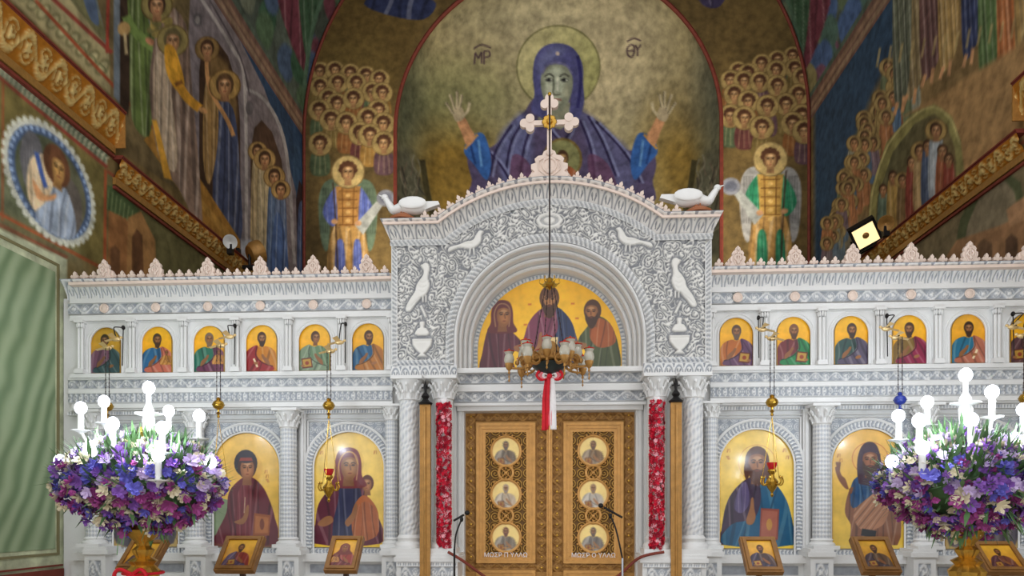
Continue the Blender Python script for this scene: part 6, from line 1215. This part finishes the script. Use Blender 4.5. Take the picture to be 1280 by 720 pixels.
g = MB(); g.box(-.24, .24, .02, .2, -.24, .24); g.box(-.24, .24, -.04, .02, -.24, -.19); g.box(-.24, .24, -.04, .02, .19, .24); g.box(-.24, -.19, -.04, .02, -.24, .24); g.box(.19, .24, -.04, .02, -.24, .24)
for k in range(5): g.box(-.2 + .09 * k, -.18 + .09 * k, .2, .27, -.2, .2)
g.build('housing', 'iron', r3, smooth=False); g = MB(); g.box(-.19, .19, -.02, .03, -.19, .19); g.build('glass_face', 'lamp_face', r3, smooth=False); g = MB(); g.ellipsoid((0, -.03, 0), (.06, .02, .06), 10, 6); g.build('lamp', 'old_gold', r3)
g = MB(); g.tube([(.26, .1, 0), (.3, .1, -.3), (-.3, .1, -.3), (-.26, .1, 0)], .02, 6); g.build('yoke', 'iron', r3)
p4 = onX(1107, 278, 6.1); r4 = thing('floodlight', 'small dull spot lamp behind the square black floodlight', 'floodlight', tuple(p4)); g = MB(); g.lathe([(.0, -.1), (.09, -.08), (.13, .0), (.14, .12), (.12, .12), (.0, .06)], (0, 0, 0), 16); b = g.build('housing', 'old_gold', r4); b.rotation_euler = (math.radians(120), 0, -.4); g = MB(); g.box(-.05, .05, -.05, .05, -.26, -.08); g.build('foot', 'iron', r4, smooth=False)
# ================================================================== CANDELABRA WITH FLOWERS
BL = [(186, 485, -.0), (101, 510, .1), (130, 502, .35), (141, 530, -.35), (211, 514, .4), (203, 535, -.45), (249, 520, .05), (75, 576, .0), (112, 563, -.4), (198, 569, -.55), (263, 578, -.15), (158, 560, .5)]
BR_ = [(1207, 469, .0), (1123, 520, .1), (1159, 503, .35), (1149, 526, -.35), (1240, 490, -.1), (1214, 525, -.45), (1279, 512, .3), (1115, 577, .0), (1153, 560, -.4), (1290, 560, -.3), (1245, 560, .45), (1308, 540, .0)]
petals = ['petal_violet', 'petal_blue', 'petal_magenta', 'petal_lilac', 'petal_cream', 'petal_violet', 'petal_magenta']
def blossom_data():
    out = []
    for m in ('petal_violet', 'petal_blue', 'petal_magenta', 'petal_lilac', 'petal_cream'):
        for seed in range(2):
            r = random.Random(seed * 7 + len(m)); g = MB()
            for k in range(7):
                a = 2 * PI * k / 7 + r.uniform(-.2, .2); R_ = r.uniform(.045, .062); c, s_ = math.cos(a), math.sin(a); w = .38; up = r.uniform(.1, .6)
                pts = [(0, 0, 0), (R_ * (.5 * c - w * s_), R_ * (.5 * s_ + w * c), R_ * .35 * up), (R_ * (c - .25 * s_), R_ * (s_ + .25 * c), R_ * up), (R_ * (1.0 * c + .25 * s_), R_ * (1.0 * s_ - .25 * c), R_ * up * .9), (R_ * (.5 * c + w * s_), R_ * (.5 * s_ - w * c), R_ * .35 * up)]
                g.add(pts, [(0, 1, 2, 3, 4)])
            for k in range(4):
                a = 2 * PI * k / 4 + .5; c, s_ = math.cos(a) * .03, math.sin(a) * .03; g.add([(0, 0, .01), (c - s_ * .5, s_ + c * .5, .035), (c * 1.3, s_ * 1.3, .05), (c + s_ * .5, s_ - c * .5, .035)], [(0, 1, 2, 3)])
            out.append(g.build('blossom', m, None, smooth=False))
    return out
import mathutils
BULBS = []
def candelabrum(Lst, fu, fv, su, label, flabel, seed):
    y = -2.3; k2 = (y + 8.5) / 850; c = onY(fu, fv, y); s0 = onY(su, 690, y)
    root = thing('candelabrum', label, 'candelabrum', (c[0], y, 0), 0, 'candelabra with flowers'); ox = c[0]
    zf = c[2]; xs0 = s0[0] - ox
    zq = lambda v: onY(su, v, y)[2]
    g = MB(); g.lathe([(.3, 0), (.3, .04), (.22, .08), (.1, .14), (.06, .2), (.05, .3), (.09, .36), (.05, .42), (.045, .6), (.1, .68), (.06, .74), (.06, zq(745)), (.11, zq(728)), (.13, zq(720)), (.14, zq(714)), (.09, zq(706)), (.12, zq(701)), (.06, zq(696)), (.085, zq(690)), (.09, zq(687)), (.05, zq(682)), (.06, zq(678)), (.12, zq(671)), (.15, zq(662)), (.13, zq(658)), (.05, zq(652)), (.03, zf), (.03, zf + .45), (.05, zf + .5), (.03, zf + .55)], (xs0 * .5, 0, 0), 32, mod=lambda a, j: 1 + (.10 * math.cos(8 * a) if 11 < j < 22 else 0)); g.build('stem', 'gold', root)
    t = onY(Lst[0][0], Lst[0][1], y); tx, tz = t[0] - ox, t[2]
    g = MB(); g.lathe([(.035, zf + .5 - tz), (.06, -.55), (.04, -.5), (.05, -.38), (.055, -.3), (.045, -.27), (.12, -.25), (.12, -.24), (.05, -.235), (.045, -.2), (.03, -.17), (.022, -.15), (.022, -.03)], (tx, 0, tz), 20); g.build('centre_post', 'white_enamel', root)
    g = MB(); g.ellipsoid((tx, 0, tz), (.054, .054, .062), 14, 10); g.build('bulb', 'bulb', root); BULBS.append((c[0] + tx, y, tz))
    for i, (u, v, dy) in enumerate(Lst[1:]):
        p = onY(u, v, y + dy); px_, pz_ = p[0] - ox, p[2]; hub = np.array([tx * .9, 0, zf + .22]); e = np.array([px_, dy, pz_ - .22])
        m1 = hub * .5 + e * .5 + np.array([0, 0, -.14]); m2 = hub * .15 + e * .85 + np.array([0, 0, -.1])
        g = MB(); g.tube(cr([hub, m1, m2, e], 8, False), .014, 8); g.tube(cr([m2, m2 + np.array([0, 0, .08]) - (e - hub) * .08, m2 + np.array([0, 0, .03]) - (e - hub) * .14], 5, False), .009, 6)
        g.lathe([(.014, -.03), (.03, -.015), (.085, .0), (.088, .008), (.03, .006), (.028, .03), (.026, .17)], tuple(e), 16); a = g.build('arm', 'white_enamel', root)
        g = MB(); g.ellipsoid((px_, dy, pz_), (.054, .054, .062), 14, 10); g.build('bulb', 'bulb', a); BULBS.append((p[0], y + dy, pz_))
    # red bow on the stem
    g = MB(); zb_ = zq(716)
    for s_ in (-1, 1): g.tube(cr([(xs0 * .5, -.17, zb_), (xs0 * .5 + s_ * .1, -.2, zb_ + .05), (xs0 * .5 + s_ * .15, -.2, zb_ - .01), (xs0 * .5 + s_ * .08, -.19, zb_ - .05), (xs0 * .5, -.17, zb_)], 5, False), .017, 6)
    g.torus((xs0 * .5, 0, zb_), .17, .014, 'z', 24, 6)
    if fu < 640: g.build('bow', 'red_cloth', root)
    # flowers
    fl = thing('flower_arrangement', flabel, 'flowers', (c[0], y, zf), 0, 'flower arrangements'); r = random.Random(seed); A, Bz = .655, .41
    protos = blossom_data()
    def surf(inner=1.0):
        a = r.uniform(0, 2 * PI); ph_ = math.asin(r.uniform(-1, 1)); rr_ = inner * (1 + .10 * math.sin(3 * a + seed) + r.uniform(-.14, .12)); zz_ = math.sin(ph_)
        wid = 1.0 if zz_ > 0 else (1 - .35 * zz_ * zz_); return np.array([A * rr_ * math.cos(ph_) * math.cos(a) * wid, A * .9 * rr_ * math.cos(ph_) * math.sin(a) * wid, Bz * rr_ * zz_])
    pts = []
    while len(pts) < 1500: pts.append(surf())
    front = sorted([p for p in pts[:330] if p[1] < .15], key=lambda p: p[1])[:98]
    fs = set(id(p) for p in front)
    def rot(p, jit=.5):
        n = mathutils.Vector((p[0] / A ** 2, p[1] / A ** 2, p[2] / Bz ** 2 + .1)); n.normalize(); n += mathutils.Vector((r.uniform(-jit, jit), r.uniform(-jit, jit), r.uniform(-jit, jit))); n.normalize(); return n.to_track_quat('Z', 'Y')
    def pick(p):
        zz_ = p[2] / Bz; x = r.random()
        if zz_ > .45: return r.choice([0, 1, 6, 7, 8, 9, 6, 7, 8])
        if zz_ > -.2: return r.choice([0, 1, 2, 3, 0, 6, 7, 4, 8, 9])
        return r.choice([4, 5, 4, 0, 1, 2, 8, 9, 5])
    for p in front:
        o = bpy.data.objects.new('blossom', protos[pick(p)].data); C.objects.link(o); o.parent = fl; o.location = p * 1.03; o.rotation_mode = 'QUATERNION'; o.rotation_quaternion = rot(p); s_ = r.uniform(.8, 1.35); o.scale = (s_, s_, s_)
    g = MB(); names = ['petal_violet', 'petal_blue', 'petal_magenta', 'petal_lilac', 'petal_cream']
    for p in pts:
        if id(p) in fs: continue
        pr = protos[pick(p)]; mi = names.index(pr.data.materials[0].name); Q = rot(p, .8); s_ = r.uniform(.55, 1.05); g.add([tuple((Q @ (v.co * s_)) + mathutils.Vector(p.tolist())) for v in pr.data.vertices], [tuple(f.vertices) for f in pr.data.polygons], mi)
    o = g.build('small_blossoms', names, fl, smooth=False); o['kind'] = 'stuff'
    g = MB()
    for i in range(1500):
        p = surf(.97)
        if p[2] < -.05 and r.random() < .8: continue
        Q = rot(p, .5); l = r.uniform(.08, .22); w = r.uniform(.008, .022); pv = mathutils.Vector(p.tolist())
        g.add([tuple(pv + Q @ mathutils.Vector(v)) for v in ((-w * .3, 0, -.05), (w * .3, 0, -.05), (w, .01, l * .4), (0, .02, l), (-w, .01, l * .4))], [(0, 1, 2, 3, 4)])
    for i in range(420):       # a few long thin sprays
        p = surf(.98)
        if p[2] < -.05 and r.random() < .7: continue
        Q = rot(p, .3); pv = mathutils.Vector(p.tolist()); l = r.uniform(.1, .22); w = .004
        g.add([tuple(pv + Q @ mathutils.Vector(v)) for v in ((-w, 0, 0), (w, 0, 0), (w, 0, l), (-w, 0, l))], [(0, 1, 2, 3)])
    g.ellipsoid((0, 0, 0), (A * .78, A * .7, Bz * .74), 24, 16); o = g.build('foliage', 'leaf', fl, smooth=False); o['kind'] = 'stuff'
    for p in protos: bpy.data.objects.remove(p)
candelabrum(BL, 186, 607, 172, 'white armed electric candelabrum on gold stem at the left, red bow on its stem', 'big round arrangement of violet and magenta flowers on the left candelabrum', 3)
candelabrum(BR_, 1205, 606, 1212, 'white armed electric candelabrum on gold stem at the right', 'big round arrangement of violet and cream flowers on the right candelabrum', 8)
# ================================================================== LIGHT
sc = bpy.context.scene; w = bpy.data.worlds.new('world'); sc.world = w; w.use_nodes = True; bg = w.node_tree.nodes['Background']; bg.inputs[0].default_value = (0.985, 0.985, 1.0, 1); bg.inputs[1].default_value = 1.2
def lamp(kind, name, loc, energy, col, tgt=None, **kw):
    l = bpy.data.lights.new(name, kind); l.energy = energy; l.color = col
    for k, v in kw.items(): setattr(l, k, v)
    o = bpy.data.objects.new(name, l); C.objects.link(o); o.location = loc
    if tgt is not None: aim(o, tgt)
    return o
for i, b in enumerate(BULBS):
    if i % 12 in (0, 2, 3, 6, 8, 9): lamp('POINT', 'bulb_light', (b[0], b[1], b[2] + .075), 22, (.82, .91, 1.0), shadow_soft_size=.05)
lamp('SPOT', 'floodlight_beam', (p[0] + .2, p[1] + .35, p[2] + .25), 900, (1.0, .93, .8), (0.8, 10.2, 12.0), spot_size=1.7, spot_blend=.8, shadow_soft_size=.2)
lamp('SPOT', 'floodlight_beam', (p3[0] - .25, p3[1] + .4, p3[2] + .3), 900, (1.0, .93, .8), (-0.8, 10.2, 12.0), spot_size=1.7, spot_blend=.8, shadow_soft_size=.2)
sc.view_settings.view_transform = 'Standard'; sc.view_settings.look = 'None'; sc.view_settings.gamma = 1.0; sc.view_settings.exposure = 0.0; sc.view_settings.use_curve_mapping = False
